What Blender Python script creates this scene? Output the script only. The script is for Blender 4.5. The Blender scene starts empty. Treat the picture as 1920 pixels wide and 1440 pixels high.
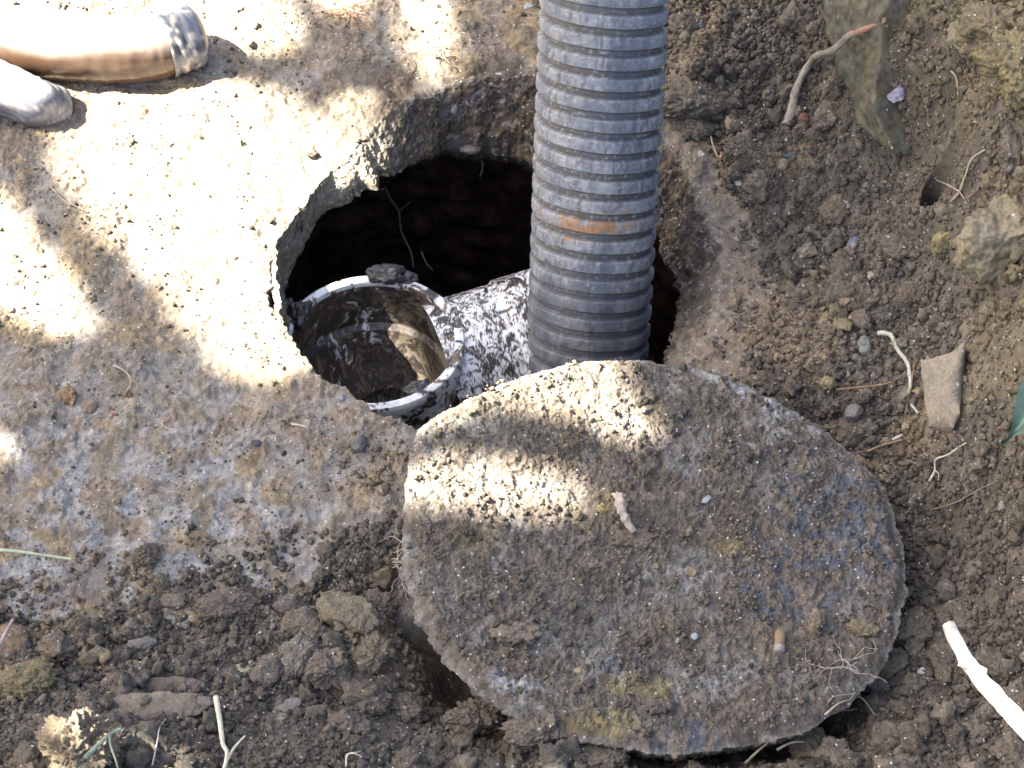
import bpy, bmesh, math, random
import numpy as np
from mathutils import Vector, noise as mnoise
random.seed(7); RNG = np.random.default_rng(11)
sc = bpy.context.scene
COL = sc.collection
R = math.radians
# ---------------------------------------------------------------- camera
EL = R(53); LENS = 90.0; DIST = 3.25; HX = 0.2
FW = np.array([0, math.cos(EL), -math.sin(EL)]); UP = np.array([0, math.sin(EL), math.cos(EL)]); RT = np.array([1., 0, 0])
AIM = np.array([0.022, -0.20, 0.0]); CAM = AIM - FW*DIST
cd = bpy.data.cameras.new('camera'); cd.lens = LENS; cd.sensor_width = 36; cd.clip_start = .05; cd.clip_end = 500
cam = bpy.data.objects.new('camera', cd); COL.objects.link(cam)
cam.location = CAM; cam.rotation_euler = (math.pi/2-EL, 0, 0); sc.camera = cam
# ---------------------------------------------------------------- light
SUN = np.array([-0.68, 0.06, 0.80]); SUN /= np.linalg.norm(SUN)     # towards the sun
w = bpy.data.worlds.new('World'); sc.world = w; w.use_nodes = True
nt = w.node_tree; bg = nt.nodes['Background']; sky = nt.nodes.new('ShaderNodeTexSky')
sky.sky_type = 'NISHITA'; sky.sun_disc = False
sky.sun_elevation = math.asin(SUN[2]); sky.sun_rotation = math.atan2(SUN[0], SUN[1])
sky.air_density = 1.0; sky.dust_density = 6.0; sky.ozone_density = 1.0
nt.links.new(sky.outputs[0], bg.inputs[0]); bg.inputs[1].default_value = 0.050
sd = bpy.data.lights.new('sun', 'SUN'); sd.energy = 5.0; sd.angle = R(0.53); sd.color = (1.0, .93, .80)
so = bpy.data.objects.new('sun', sd); COL.objects.link(so)
so.rotation_euler = Vector(SUN).to_track_quat('Z', 'Y').to_euler(); so.location = (-3, 2, 5)
sc.view_settings.view_transform = 'Standard'; sc.view_settings.look = 'None'
sc.view_settings.exposure = 3.36; sc.view_settings.gamma = 1
# ---------------------------------------------------------------- helpers
def ray(px, py):
    d = FW + RT*((px-960)/960*HX) - UP*((py-720)/960*HX)
    return d
def at(px, py, z=0.0):
    d = ray(px, py); t = (z-CAM[2])/d[2]; return CAM + d*t
def h2(ix, iy, s):
    v = (ix.astype(np.int64)*374761393 + iy.astype(np.int64)*668265263 + s*974711) & 0x7fffffff
    v = ((v ^ (v >> 13))*1274126177) & 0x7fffffff
    return (v ^ (v >> 16)) & 0xffff
def pn(x, y, s=0):
    ix = np.floor(x); iy = np.floor(y); fx = x-ix; fy = y-iy
    u = fx*fx*fx*(fx*(fx*6-15)+10); v = fy*fy*fy*(fy*(fy*6-15)+10)
    def g(ax, ay):
        a = h2(ix+ax, iy+ay, s)*(2*math.pi/65536)
        return np.cos(a)*(fx-ax)+np.sin(a)*(fy-ay)
    return ((g(0,0)*(1-u)+g(1,0)*u)*(1-v)+(g(0,1)*(1-u)+g(1,1)*u)*v)*1.5
def fbm(x, y, f, o=4, s=0, g=.5):
    r = 0; a = 1
    for i in range(o):
        r = r + a*pn(x*f+i*17.3, y*f-i*9.1, s+i*7); f *= 2.03; a *= g
    return r
def wor(x, y, f, s=0):                     # F1 distance and a random value of the cell
    x = x*f; y = y*f; ix = np.floor(x); iy = np.floor(y)
    best = np.full(x.shape, 9.); cell = np.zeros(x.shape)
    for a in (-1, 0, 1):
        for b in (-1, 0, 1):
            hx = h2(ix+a, iy+b, s)/65536; hy = h2(ix+a, iy+b, s+101)/65536
            d = (ix+a+hx-x)**2+(iy+b+hy-y)**2
            m = d < best; best = np.where(m, d, best); cell = np.where(m, hx*7.13 % 1, cell)
    return np.sqrt(best), cell
def ss(a, b, x):
    t = np.clip((x-a)/(b-a), 0, 1); return t*t*(3-2*t)
def terr(v): f_ = np.floor(v); return f_+ss(.72, 1.0, v-f_)
def mixc(c, k, col): return c*(1-k[..., None])+np.array(col)*k[..., None]
def mesh_np(name, V, F, mat, col=None, smooth=True, parent=None):
    V = np.ascontiguousarray(V, dtype=np.float32); k = F.shape[1]
    me = bpy.data.meshes.new(name); me.vertices.add(len(V)); me.vertices.foreach_set('co', V.ravel())
    me.loops.add(F.size); me.loops.foreach_set('vertex_index', F.astype(np.int32).ravel())
    me.polygons.add(len(F)); me.polygons.foreach_set('loop_start', np.arange(len(F), dtype=np.int32)*k)
    me.polygons.foreach_set('loop_total', np.full(len(F), k, dtype=np.int32))
    me.polygons.foreach_set('use_smooth', np.full(len(F), smooth))
    me.update(calc_edges=True)
    if col is not None:
        a = me.attributes.new('Col', 'FLOAT_COLOR', 'POINT')
        c = np.ones((len(V), 4), dtype=np.float32); c[:, :3] = np.clip(col, 0, 1); a.data.foreach_set('color', c.ravel())
    me.materials.append(mat)
    o = bpy.data.objects.new(name, me); COL.objects.link(o)
    if parent: o.parent = parent
    return o
def tag(o, label=None, cat=None, group=None, kind=None):
    if label: o['label'] = label
    if cat: o['category'] = cat
    if group: o['group'] = group
    if kind: o['kind'] = kind
    return o
def empty(name, loc=(0, 0, 0)):
    o = bpy.data.objects.new(name, None); o.location = loc; o.empty_display_size = .05; COL.objects.link(o); return o
def gridfaces(nx, ny, wrap=False):
    i = np.arange(nx*ny).reshape(ny, nx)
    if wrap: i = np.concatenate([i, i[:, :1]], 1)
    return np.stack([i[:-1, :-1], i[:-1, 1:], i[1:, 1:], i[1:, :-1]], -1).reshape(-1, 4)
# ---------------------------------------------------------------- materials
def N(t, kind, **kw):
    n = t.nodes.new(kind)
    for k, v in kw.items(): setattr(n, k, v)
    return n
def mat_attr(name, rough=.9, fine=420, bump=.35, bdist=.0012, speck=.05, spec=.25, contrast=.5):
    """surface colour from the mesh's own colours, broken up by fine grain, mineral specks and bump"""
    m = bpy.data.materials.new(name); m.use_nodes = True; t = m.node_tree; L = t.links.new
    b = t.nodes['Principled BSDF']; a = N(t, 'ShaderNodeAttribute', attribute_name='Col')
    tc = N(t, 'ShaderNodeTexCoord')
    n1 = N(t, 'ShaderNodeTexNoise'); n1.inputs['Scale'].default_value = fine; n1.inputs['Detail'].default_value = 5; n1.inputs['Roughness'].default_value = .65
    n2 = N(t, 'ShaderNodeTexNoise'); n2.inputs['Scale'].default_value = fine*.22; n2.inputs['Detail'].default_value = 6
    L(tc.outputs['Object'], n1.inputs['Vector']); L(tc.outputs['Object'], n2.inputs['Vector'])
    mr = N(t, 'ShaderNodeMapRange'); mr.inputs[1].default_value = .3; mr.inputs[2].default_value = .7; mr.inputs[3].default_value = 1-contrast; mr.inputs[4].default_value = 1+contrast*.8
    L(n1.outputs[0], mr.inputs[0])
    mr2 = N(t, 'ShaderNodeMapRange'); mr2.inputs[1].default_value = .3; mr2.inputs[2].default_value = .7; mr2.inputs[3].default_value = 1-contrast*.5; mr2.inputs[4].default_value = 1+contrast*.5
    L(n2.outputs[0], mr2.inputs[0])
    mu = N(t, 'ShaderNodeMath', operation='MULTIPLY'); L(mr.outputs[0], mu.inputs[0]); L(mr2.outputs[0], mu.inputs[1])
    vm = N(t, 'ShaderNodeVectorMath', operation='SCALE'); L(a.outputs['Color'], vm.inputs[0]); L(mu.outputs[0], vm.inputs['Scale'])
    out = vm.outputs[0]
    if speck > 0:
        vo = N(t, 'ShaderNodeTexVoronoi'); vo.inputs['Scale'].default_value = fine*.75; L(tc.outputs['Object'], vo.inputs['Vector'])
        sx = N(t, 'ShaderNodeSeparateColor'); L(vo.outputs['Color'], sx.inputs[0])
        lt = N(t, 'ShaderNodeMath', operation='LESS_THAN'); L(sx.outputs[0], lt.inputs[0]); lt.inputs[1].default_value = speck
        ld = N(t, 'ShaderNodeMath', operation='LESS_THAN'); L(vo.outputs['Distance'], ld.inputs[0]); ld.inputs[1].default_value = .42
        an = N(t, 'ShaderNodeMath', operation='MULTIPLY'); L(lt.outputs[0], an.inputs[0]); L(ld.outputs[0], an.inputs[1])
        cr = N(t, 'ShaderNodeValToRGB'); L(sx.outputs[1], cr.inputs[0]); e = cr.color_ramp; e.interpolation = 'CONSTANT'
        e.elements[0].color = (.42, .42, .40, 1); e.elements[1].position = .45; e.elements[1].color = (.34, .26, .14, 1)
        for p, c in ((.62, (.16, .22, .28, 1)), (.78, (.30, .16, .11, 1)), (.88, (.55, .53, .50, 1)), (.95, (.05, .05, .06, 1))):
            q = e.elements.new(p); q.color = c
        mx = N(t, 'ShaderNodeMix', data_type='RGBA'); L(an.outputs[0], mx.inputs[0]); L(out, mx.inputs[6]); L(cr.outputs[0], mx.inputs[7]); out = mx.outputs[2]
    L(out, b.inputs['Base Color']); b.inputs['Roughness'].default_value = rough; b.inputs['Specular IOR Level'].default_value = spec
    bp = N(t, 'ShaderNodeBump'); bp.inputs['Strength'].default_value = bump; bp.inputs['Distance'].default_value = bdist
    ad = N(t, 'ShaderNodeMath', operation='MULTIPLY_ADD'); L(n2.outputs[0], ad.inputs[0]); ad.inputs[1].default_value = 2.0; L(n1.outputs[0], ad.inputs[2])
    L(ad.outputs[0], bp.inputs['Height']); L(bp.outputs[0], b.inputs['Normal'])
    return m
M_SOIL = mat_attr('loose_soil', .92, 420, .6, .0016, .03, .2, .5)
M_CONC = mat_attr('muddy_concrete', .85, 430, .5, .0013, .04, .3, .42)
M_ROCK = mat_attr('stone', .75, 260, .4, .001, .02, .35, .3)
M_HOSE = mat_attr('hose_rubber', .55, 300, .25, .0006, 0, .45, .22)
M_PVC = mat_attr('splashed_pvc', .38, 200, .12, .0006, 0, .5, .12)
M_ROOT = mat_attr('root_bark', .8, 500, .4, .0006, 0, .25, .3)
M_WET = mat_attr('wet_sludge', .35, 260, .6, .001, 0, .5, .4)
M_LEAF = mat_attr('leaf', .6, 60, .2, .001, 0, .3, .2)
M_SHINY = mat_attr('glossy_pipe', .2, 60, .1, .0006, 0, .7, .15)
M_FILM = mat_attr('clear_grey_plastic', .38, 120, .2, .0006, 0, .5, .2)
# ---------------------------------------------------------------- terrain functions
HC = at(930, 492, 0)[:2]; HR = .291          # the opening in the tank top
HD = .085
def tank_z(x, y, flat=False):
    dx = x-HC[0]; dy = y-HC[1]; r = np.hypot(dx, dy); th = np.arctan2(dy, dx)
    cx, cy = np.cos(th), np.sin(th)
    wl = np.exp(-((th-2.42)/.38)**2); wb = np.exp(-((th-1.35)/.55)**2); ro = HR - .030*wl+.042*wb + .020*ss(.2, 1, cy)*1 + .010*ss(.3, 1, cx) + .007*fbm(cx*3+5, cy*3+5, 1, 4, 3) + .004*fbm(x, y, 55, 3, 91)
    # the inner edge of the tapered opening sits a little to the left of the outer one
    gx = x-(HC[0]-.026); gy = y-(HC[1]-.004); r2 = np.hypot(gx, gy)
    ri = .272 - .054*wl + .012*fbm(cx*3+1, cy*3+9, 1.3, 4, 13) + .005*fbm(cx*20, cy*20, 1, 3, 92)
    k = np.clip((ro-r)/np.maximum(ro-(ri+(r-r2)), .004), 0, 1)
    k = np.where(r < ro, k, 0)
    base = .010*fbm(x, y, 3.0, 3, 21) + .0035*fbm(x, y, 14, 3, 22)
    mudm = fbm(x, y, 16, 4, 31)
    wx = x+.006*pn(x*40, y*40, 5); wy = y+.006*pn(x*40+9, y*40+3, 6)
    f1 = fbm(wx, wy, 34, 4, 41); f2 = fbm(wx, wy, 95, 3, 51)
    cr1 = 1-ss(0, .07, np.abs(fbm(wx, wy, 62, 3, 73))); cr2 = 1-ss(0, .10, np.abs(fbm(wx, wy, 130, 2, 74)))
    crust = .0013*terr(f1*3.2+mudm*1.5+.5*f2) + .0009*terr(f2*3+7)*ss(-.4, .2, mudm) + .0016*ss(.1, .2, mudm) - .0014*cr1*ss(-.2, .3, f2) - .0011*cr2*ss(-.1, .3, f1)
    fine = .0008*fbm(x, y, 220, 2, 61, .65) + .0024*ss(.46, .62, pn(x*110, y*110, 72))*ss(-.1, .3, mudm)
    z = base + .5*(crust + fine)
    if flat: return z
    tp = r*th
    z = z*(1-.3*k) - HD*(k**1.55) + k*(1-.3*k)*(.010*fbm(tp*20, k*3, 1, 4, 95, .6)+.008*fbm(tp*60, k*8, 1, 3, 96, .6))
    z = z - .3*ss(0, .06, -.56-y+.03*fbm(x, y, 6, 3, 93)) + .006*k*fbm(x, y, 30, 3, 94)
    deep = np.clip(ri-r2, 0, 1)
    z = z - deep*5
    return z, k, deep, mudm, f1, f2
CP = [  # x px, y px, height: what the loose earth does
 (0,0,-.04),(400,0,-.04),(750,0,-.035),(950,-40,-.02),(0,300,-.04),(400,300,-.05),(0,600,-.04),(400,600,-.05),(0,900,-.035),(400,900,-.035),
 (700,850,-.02),(650,1000,-.014),(0,1130,-.012),(300,1130,-.008),(560,1080,-.004),(0,1230,.012),(250,1230,.012),(450,1190,.014),(660,1110,.014),(700,1060,.008),
 (600,1250,.022),(0,1330,.05),(300,1340,.05),(600,1350,.035),(0,1440,.10),(300,1440,.09),(700,1440,.06),(150,1430,.115),(735,1180,.0),(765,1290,-.01),(850,1375,-.01),(930,1440,.045),(1060,1400,.055),
 (930,560,-.2),(800,500,-.2),(1050,500,-.2),(930,400,-.2),(930,700,-.12),
 (785,1220,-.06),(840,1290,-.075),(900,1345,-.07),(960,1385,-.03),(820,1250,-.05),(1230,1000,-.03),(1000,1100,-.03),(1500,1000,-.02),(1200,1300,-.04),(1450,1290,-.02),(1250,1400,-.05),(1400,1405,-.05),(1500,1385,-.05),
 (1130,1450,.07),(1350,1470,.07),(1530,1430,.075),(1650,1320,.03),(1720,1200,.03),(1740,1050,.03),(1700,900,.025),(1850,1300,.08),(1900,1440,.13),(1650,1440,.09),(1800,1150,.05),
 (1060,120,-.03),(1130,230,-.08),(1270,330,-.06),(1320,450,-.06),(1320,560,-.05),(1290,200,.012),(1280,130,.03),(1300,30,.05),(1150,-20,.01),(1385,330,.010),(1430,450,.004),(1440,550,.002),(1400,650,-.004),(1480,690,.012),
 (1460,200,.045),(1450,60,.07),(1500,350,.025),(1550,500,.02),(1580,650,.022),(1620,780,.022),(1620,420,.045),(1600,560,.03),(1700,520,.06),
 (1530,100,.10),(1560,230,.085),(1680,290,.12),(1640,150,.19),(1600,30,.17),(1700,60,.26),(1740,190,.22),(1800,60,.32),(1880,200,.34),(1900,20,.38),(1820,330,.24),(1740,400,.14),
 (1860,430,.25),(1900,330,.31),(1910,520,.26),(1800,520,.15),(1830,620,.16),(1720,640,.06),(1720,790,.045),(1810,750,.14),(1900,680,.24),(1780,860,.07),(1870,860,.15),(1920,920,.19),(1810,1000,.07),(1910,1080,.13),(1870,1180,.08)]
cp = np.array([[*at(a, b, z)[:2], z] for a, b, z in CP] + [
 [-1.5,.2,.10],[-1.5,-.8,.15],[-1.3,1.2,.15],[0,1.2,.12],[.6,1.2,.35],[1.4,1.0,.45],[1.4,0,.45],[1.4,-.8,.42],[1.2,-1.5,.35],[0,-1.4,.30],[-1.,-1.5,.30],[-.95,.1,-.02],[-.95,-.5,0],[-.3,.85,-.01]])
PC = .035
_K = np.sqrt(((cp[:, None, :2]-cp[None, :, :2])**2).sum(-1)+PC**2)
_A = np.block([[_K+np.eye(len(cp))*1e-4, np.ones((len(cp), 1))], [np.ones((1, len(cp))), np.zeros((1, 1))]])
_W = np.linalg.solve(_A, np.append(cp[:, 2], 0))
def rbf(x, y):
    z = np.full(x.shape, _W[-1])
    for i in range(len(cp)): z = z + _W[i]*np.sqrt((x-cp[i, 0])**2+(y-cp[i, 1])**2+PC**2)
    return z
CAV = at(1762, 350, .17)
def soil_z(x, y, fine=True):
    xs = np.clip(x, -1.45, 1.35); ys = np.clip(y, -1.45, 1.15)
    z = rbf(xs, ys)
    far = ss(.0, .8, np.maximum(np.maximum(np.abs(x)-1.0, y-.8), -y-1.1))
    bk = ss(.06, .22, z)*(1-far)
    if fine: z = z + bk*(.030*fbm(x, y, 7, 3, 29)+.028*(.45-wor(x+.02*pn(x*12, y*12, 30), y+.02*pn(x*12+5, y*12, 31), 11, 32)[0]))
    z = z*(1-far) + far*(.32+.05*fbm(x, y, .4, 3, 7))
    if not fine: return z
    wx = x+.010*pn(x*22, y*22, 15)+.003*pn(x*90, y*90, 18); wy = y+.010*pn(x*22+9, y*22+3, 16)+.003*pn(x*90+4, y*90, 19)
    big, _ = wor(wx, wy, 22, 1); med, c2 = wor(wx, wy, 52, 2); sm, c3 = wor(wx, wy, 115, 3); ti, c4 = wor(wx, wy, 230, 4)
    amp = .75+.6*ss(-.3, .5, fbm(x, y, 5, 2, 77))
    rough = ss(-.35, .35, fbm(x, y, 7, 3, 78))
    cr_s = 1-ss(0, .1, np.abs(fbm(wx, wy, 48, 3, 27)))
    z = z - .003*cr_s*rough + amp*(.013*fbm(x, y, 9, 3, 25) + .012*rough*(.5-big) + .008*(.35+.65*rough)*(.5-med)*(.6+.8*c2) + .0042*(.5-sm)*(.4+1.2*c3) + .0022*(.5-ti)*(.4+1.2*c4)) + .0012*fbm(x, y, 190, 2, 26)
    d = np.hypot((x-CAV[0])/.95, (y-CAV[1])/1.1)
    z = z - .22*(1-ss(.012, .022, d))
    return z
# the soil sheet, fine where the picture looks, coarser outwards to the horizon
def axis(a, b, step, far):
    c = list(np.arange(a, b, step)); s = step*1.5; v = c[-1]
    up = []
    while v < far: v += s; up.append(v); s *= 1.16
    v = c[0]; s = step*1.5; dn = []
    while v > -far: v -= s; dn.append(v); s *= 1.16
    return np.array(dn[::-1]+c+up)
gx = axis(-.80, .80, .0018, 90); gy = axis(-.90, .62, .0018, 90)
X, Y = np.meshgrid(gx, gy)
ZS = soil_z(X, Y)
T = tank_z(X, Y); inb = (X > -.78) & (X < .50) & (Y > -.62) & (Y < .58)
ZT = T[0]
def soil_color(x, y, z, seed=0):
    c = np.zeros(x.shape+(3,)) + np.array([.092, .079, .064])
    c = mixc(c, ss(-.2, .5, fbm(x, y, 3.2, 4, 201+seed))*.55, (.135, .118, .098))
    c = mixc(c, ss(.1, .5, fbm(x, y, 5, 4, 211+seed))*.5, (.235, .185, .115))
    c = mixc(c, ss(.15, .45, fbm(x, y, 30, 3, 221+seed))*.35, (.20, .17, .135))
    return c*(1+.22*fbm(x, y, 60, 3, 231+seed))[..., None]
CS = soil_color(X, Y, ZS)
# yellower subsoil high on the bank
CS = mixc(CS, ss(.10, .26, ZS)*ss(-.25, .25, fbm(X, Y, 8, 3, 241))*.62, (.140, .118, .078))
keep = ~((ZS < ZT-.03) & inb & (T[2] <= 0)) & ~((T[1] > .25) & (ZS < ZT-.004) & inb) & ~((T[2] > 0) & inb)
F = gridfaces(len(gx), len(gy))
kf = keep.ravel()[F].any(1) & ~(((T[2] > 0) & inb).ravel()[F].any(1)); F = F[kf]
used = np.zeros(X.size, bool); used[F.ravel()] = True; idx = np.cumsum(used)-1
V = np.stack([X, Y, ZS], -1).reshape(-1, 3)[used]
ground = mesh_np('ground', V, idx[F], M_SOIL, CS.reshape(-1, 3)[used]); tag(ground, kind='structure')
# ---------------------------------------------------------------- septic tank
tx = np.arange(-.80, .52, .00135); ty = np.arange(-.64, .60, .00135)
TX, TY = np.meshgrid(tx, ty); tz, tk, td, mudm, f1, f2 = tank_z(TX, TY)
c = np.zeros(TX.shape+(3,)) + np.array([.225, .20, .168])
mud = ss(-.58, .0, mudm+.35*f1+.35*fbm(TX, TY, 4, 2, 301))
c = mixc(c, mud*.88, (.195, .155, .112))
c = mixc(c, ss(.1, .5, fbm(TX, TY, 9, 4, 311))*.5, (.175, .145, .115))
c = mixc(c, ss(.28, .6, fbm(TX, TY, 12, 4, 321))*.6, (.27, .20, .105))
px_l = at(120, 1080)[:2]
c = mixc(c, (1-ss(.12, .45, np.hypot((TX-px_l[0])*.7, TY-px_l[1])))*ss(-.2, .3, fbm(TX, TY, 26, 3, 331))*.55, (.30, .31, .31))
c = mixc(c, ss(.1, .6, -f2)*.35, (.12, .10, .082))
# darker, mottled concrete on the taper of the opening
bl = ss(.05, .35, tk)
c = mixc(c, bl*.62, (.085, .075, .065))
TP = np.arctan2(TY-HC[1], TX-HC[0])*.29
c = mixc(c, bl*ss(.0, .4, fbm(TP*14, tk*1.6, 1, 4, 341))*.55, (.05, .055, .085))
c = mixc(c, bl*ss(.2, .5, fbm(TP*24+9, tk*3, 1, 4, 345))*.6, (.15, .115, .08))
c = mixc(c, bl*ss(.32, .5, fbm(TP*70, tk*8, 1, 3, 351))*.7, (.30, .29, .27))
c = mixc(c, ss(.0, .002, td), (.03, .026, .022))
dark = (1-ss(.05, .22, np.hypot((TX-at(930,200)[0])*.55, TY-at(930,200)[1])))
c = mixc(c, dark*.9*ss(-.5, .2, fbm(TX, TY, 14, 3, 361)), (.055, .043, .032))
cr_ = 1-ss(0, .08, np.abs(fbm(TX, TY, 58, 3, 372))); c = mixc(c, cr_*ss(-.1, .4, f1)*.45, (.10, .085, .07))
c = c*(1+.22*fbm(TX, TY, 95, 3, 371))[..., None]
F = gridfaces(len(tx), len(ty)); ok = (tk.ravel()[F] < .02).any(1); F = F[ok]
zs_t = soil_z(TX[::1, ::1], TY, fine=False); hid = (zs_t > tz+.035).ravel()[F].all(1); F = F[~hid]
used = np.zeros(TX.size, bool); used[F.ravel()] = True; idx = np.cumsum(used)-1
tank = empty('septic_tank', (HC[0], HC[1], 0)); tag(tank, 'buried concrete tank with round opening, dirt caked on its pale top', 'septic tank')
def child(o, p):
    o.parent = p; o.matrix_parent_inverse = p.matrix_basis.inverted(); o.matrix_parent_inverse = __import__('mathutils').Matrix.Translation(-Vector(p.location)); return o
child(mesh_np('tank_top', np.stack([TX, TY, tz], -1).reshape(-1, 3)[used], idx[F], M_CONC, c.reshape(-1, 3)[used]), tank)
# chamber below: rough inner walls and a floor
def taper():
    n = 1500; th = np.linspace(-math.pi, math.pi, n, endpoint=False)[None]; cx, cy = np.cos(th), np.sin(th)
    ex_ = HC[0]+HR*cx; ey_ = HC[1]+HR*cy
    ro = HR + .020*ss(.2, 1, cy) + .010*ss(.3, 1, cx) + .007*fbm(cx*3+5, cy*3+5, 1, 4, 3) + .004*fbm(ex_, ey_, 55, 3, 91)
    wl = np.exp(-((th-2.42)/.38)**2); wb = np.exp(-((th-1.35)/.55)**2); ro = ro-.030*wl+.042*wb
    ri = np.minimum(.272 + .014*fbm(cx*3+1, cy*3+9, 1.3, 4, 13) + .006*fbm(cx*12, cy*12, 1, 4, 92) + .026*cx*-1 + .004*cy*-1 - .054*wl, ro-.006); HDt = HD*(1-.62*wl)
    R_ = []; Z_ = []; K_ = []
    for j in range(150):
        t = j/149
        if t < .06: u = t/.06; r = ro+.009*(1-u); z = None; k = 0*ro
        elif t < .72: u = (t-.06)/.66; r = ro+(ri-ro)*u**.95; k = u+0*ro; z = -HDt*(u**(1.5+.5*wl+.6*wb))
        else: u = (t-.72)/.28; r = ri+(.03*u**1.5+.07*wl*u)-.002*math.sin(u*3.14); k = 1+u+0*ro; z = -HDt-.055*u
        zt_ = tank_z(HC[0]+np.maximum(r, ro+.001)*cx, HC[1]+np.maximum(r, ro+.001)*cy, True)
        if t < .06: zz = zt_-.0035*(1-t/.06)-.0002
        else: zz = zt_*max(0, 1-k[0, 0]*1.6)+z
        R_.append(r); Z_.append(zz); K_.append(k)
    R_ = np.concatenate(R_); Z_ = np.concatenate(Z_); K_ = np.concatenate(K_); tp = th*.29+0*R_; arc = np.cumsum(np.concatenate([np.zeros((1, n)), np.hypot(np.diff(R_, axis=0), np.diff(Z_, axis=0))]), 0)
    a = ss(.0, .15, K_)*(1-.3*wl); m = ss(-3.14, -3.05, th)*ss(3.14, 3.05, th)
    d = a*m*(.007*fbm(tp, arc, 22, 4, 95, .5)+.0014*terr(fbm(tp, arc, 34, 4, 96)*3)+.0016*fbm(tp, arc, 150, 3, 97)+.0015*ss(.4, .6, pn(tp*80, arc*80, 98))-.0018*(1-ss(0, .08, np.abs(fbm(tp, arc, 60, 3, 99)))))
    Z_ = Z_+d*.75; R_ = R_-d*.65
    P = np.stack([HC[0]+R_*np.cos(th), HC[1]+R_*np.sin(th), Z_], -1)
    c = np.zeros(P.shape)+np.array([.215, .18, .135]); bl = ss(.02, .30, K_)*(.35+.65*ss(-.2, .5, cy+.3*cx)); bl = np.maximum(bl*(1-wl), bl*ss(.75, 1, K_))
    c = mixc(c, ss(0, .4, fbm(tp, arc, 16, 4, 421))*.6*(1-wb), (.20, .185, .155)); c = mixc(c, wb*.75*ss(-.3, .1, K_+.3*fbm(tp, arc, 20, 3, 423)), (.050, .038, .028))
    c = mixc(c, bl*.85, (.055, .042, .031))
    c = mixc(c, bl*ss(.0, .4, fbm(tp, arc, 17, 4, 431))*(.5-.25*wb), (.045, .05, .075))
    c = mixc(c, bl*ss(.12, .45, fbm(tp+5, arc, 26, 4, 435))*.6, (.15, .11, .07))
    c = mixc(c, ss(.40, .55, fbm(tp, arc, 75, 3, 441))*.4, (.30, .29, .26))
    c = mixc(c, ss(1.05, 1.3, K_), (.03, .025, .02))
    c = c*(1+.25*fbm(tp, arc, 95, 3, 451))[..., None]
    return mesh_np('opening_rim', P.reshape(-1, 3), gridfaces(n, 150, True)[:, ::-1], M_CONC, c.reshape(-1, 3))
child(taper(), tank)
def chamber():
    n = 400; th = np.linspace(0, 2*math.pi, n, endpoint=False); V = []; C_ = []
    zz = np.linspace(-.10, -.95, 70)
    for j, z in enumerate(zz):
        rr = .335 + .14*(1-math.exp((z+.10)*7))
        r = rr  + .016*fbm(th*5, z*16+0*th, 1.5, 5, 401, .6)
        V.append(np.stack([HC[0]-.02+r*np.cos(th), HC[1]-.01+r*np.sin(th), th*0+z], -1))
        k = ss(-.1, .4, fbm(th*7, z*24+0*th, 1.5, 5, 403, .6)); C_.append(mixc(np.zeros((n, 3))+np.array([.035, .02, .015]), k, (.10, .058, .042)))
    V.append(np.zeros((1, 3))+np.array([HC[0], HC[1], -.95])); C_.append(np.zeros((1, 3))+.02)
    F = gridfaces(n, 70, True); F = F[:, ::-1]; b = 69*n
    F2 = np.stack([b+np.arange(n), b+(np.arange(n)+1) % n, np.full(n, 70*n), np.full(n, 70*n)], -1)
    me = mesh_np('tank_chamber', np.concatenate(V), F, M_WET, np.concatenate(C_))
    return me
child(chamber(), tank)
fl = np.array([[-.7,-.6,-.93],[.7,-.6,-.93],[.7,.6,-.93],[-.7,.6,-.93]])+np.array([HC[0], HC[1], 0])
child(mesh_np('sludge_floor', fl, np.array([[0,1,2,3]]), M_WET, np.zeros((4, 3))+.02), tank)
# ---------------------------------------------------------------- lid
LP = [(785,797),(830,765),(880,745),(930,720),(990,697),(1050,682),(1120,672),(1180,670),(1250,675),(1320,688),(1390,710),(1450,740),(1510,775),(1565,815),(1610,855),(1645,900),(1675,950),(1690,1000),(1700,1060),(1697,1120),(1685,1180),(1660,1235),(1620,1290),(1560,1335),(1500,1368),(1430,1390),(1350,1402),(1267,1408),(1158,1395),(1080,1382),(1010,1358),(955,1335),(895,1292),(837,1237),(792,1178),(770,1120),(757,1060),(752,990),(758,930),(765,870),(775,820)]
LZ = .098; LT = .088
LC = at(1235, 1045, LZ)
ltilt = R(2.0)                                  # front edge slightly lower
ln = np.array([0, -math.sin(ltilt), math.cos(ltilt)])
def onlid(px, py):
    d = ray(px, py); t = ((LC-CAM)@ln)/(d@ln); return CAM+d*t
ex = np.array([1., 0, 0]); ey = np.cross(ln, ex)
q = np.array([onlid(*p)-LC for p in LP]); qx = q@ex; qy = q@ey
ta = np.arctan2(qy, qx); tr = np.hypot(qx, qy); o_ = np.argsort(ta); ta = ta[o_]; tr = tr[o_]
def lid_r(th):
    a = np.concatenate([ta-2*math.pi, ta, ta+2*math.pi]); r = np.tile(tr, 3); acc = 0
    for dth in (-.05, -.025, 0, .025, .05): acc = acc+np.interp((th+dth+math.pi) % (2*math.pi)-math.pi, a, r)
    return acc/5
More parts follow.
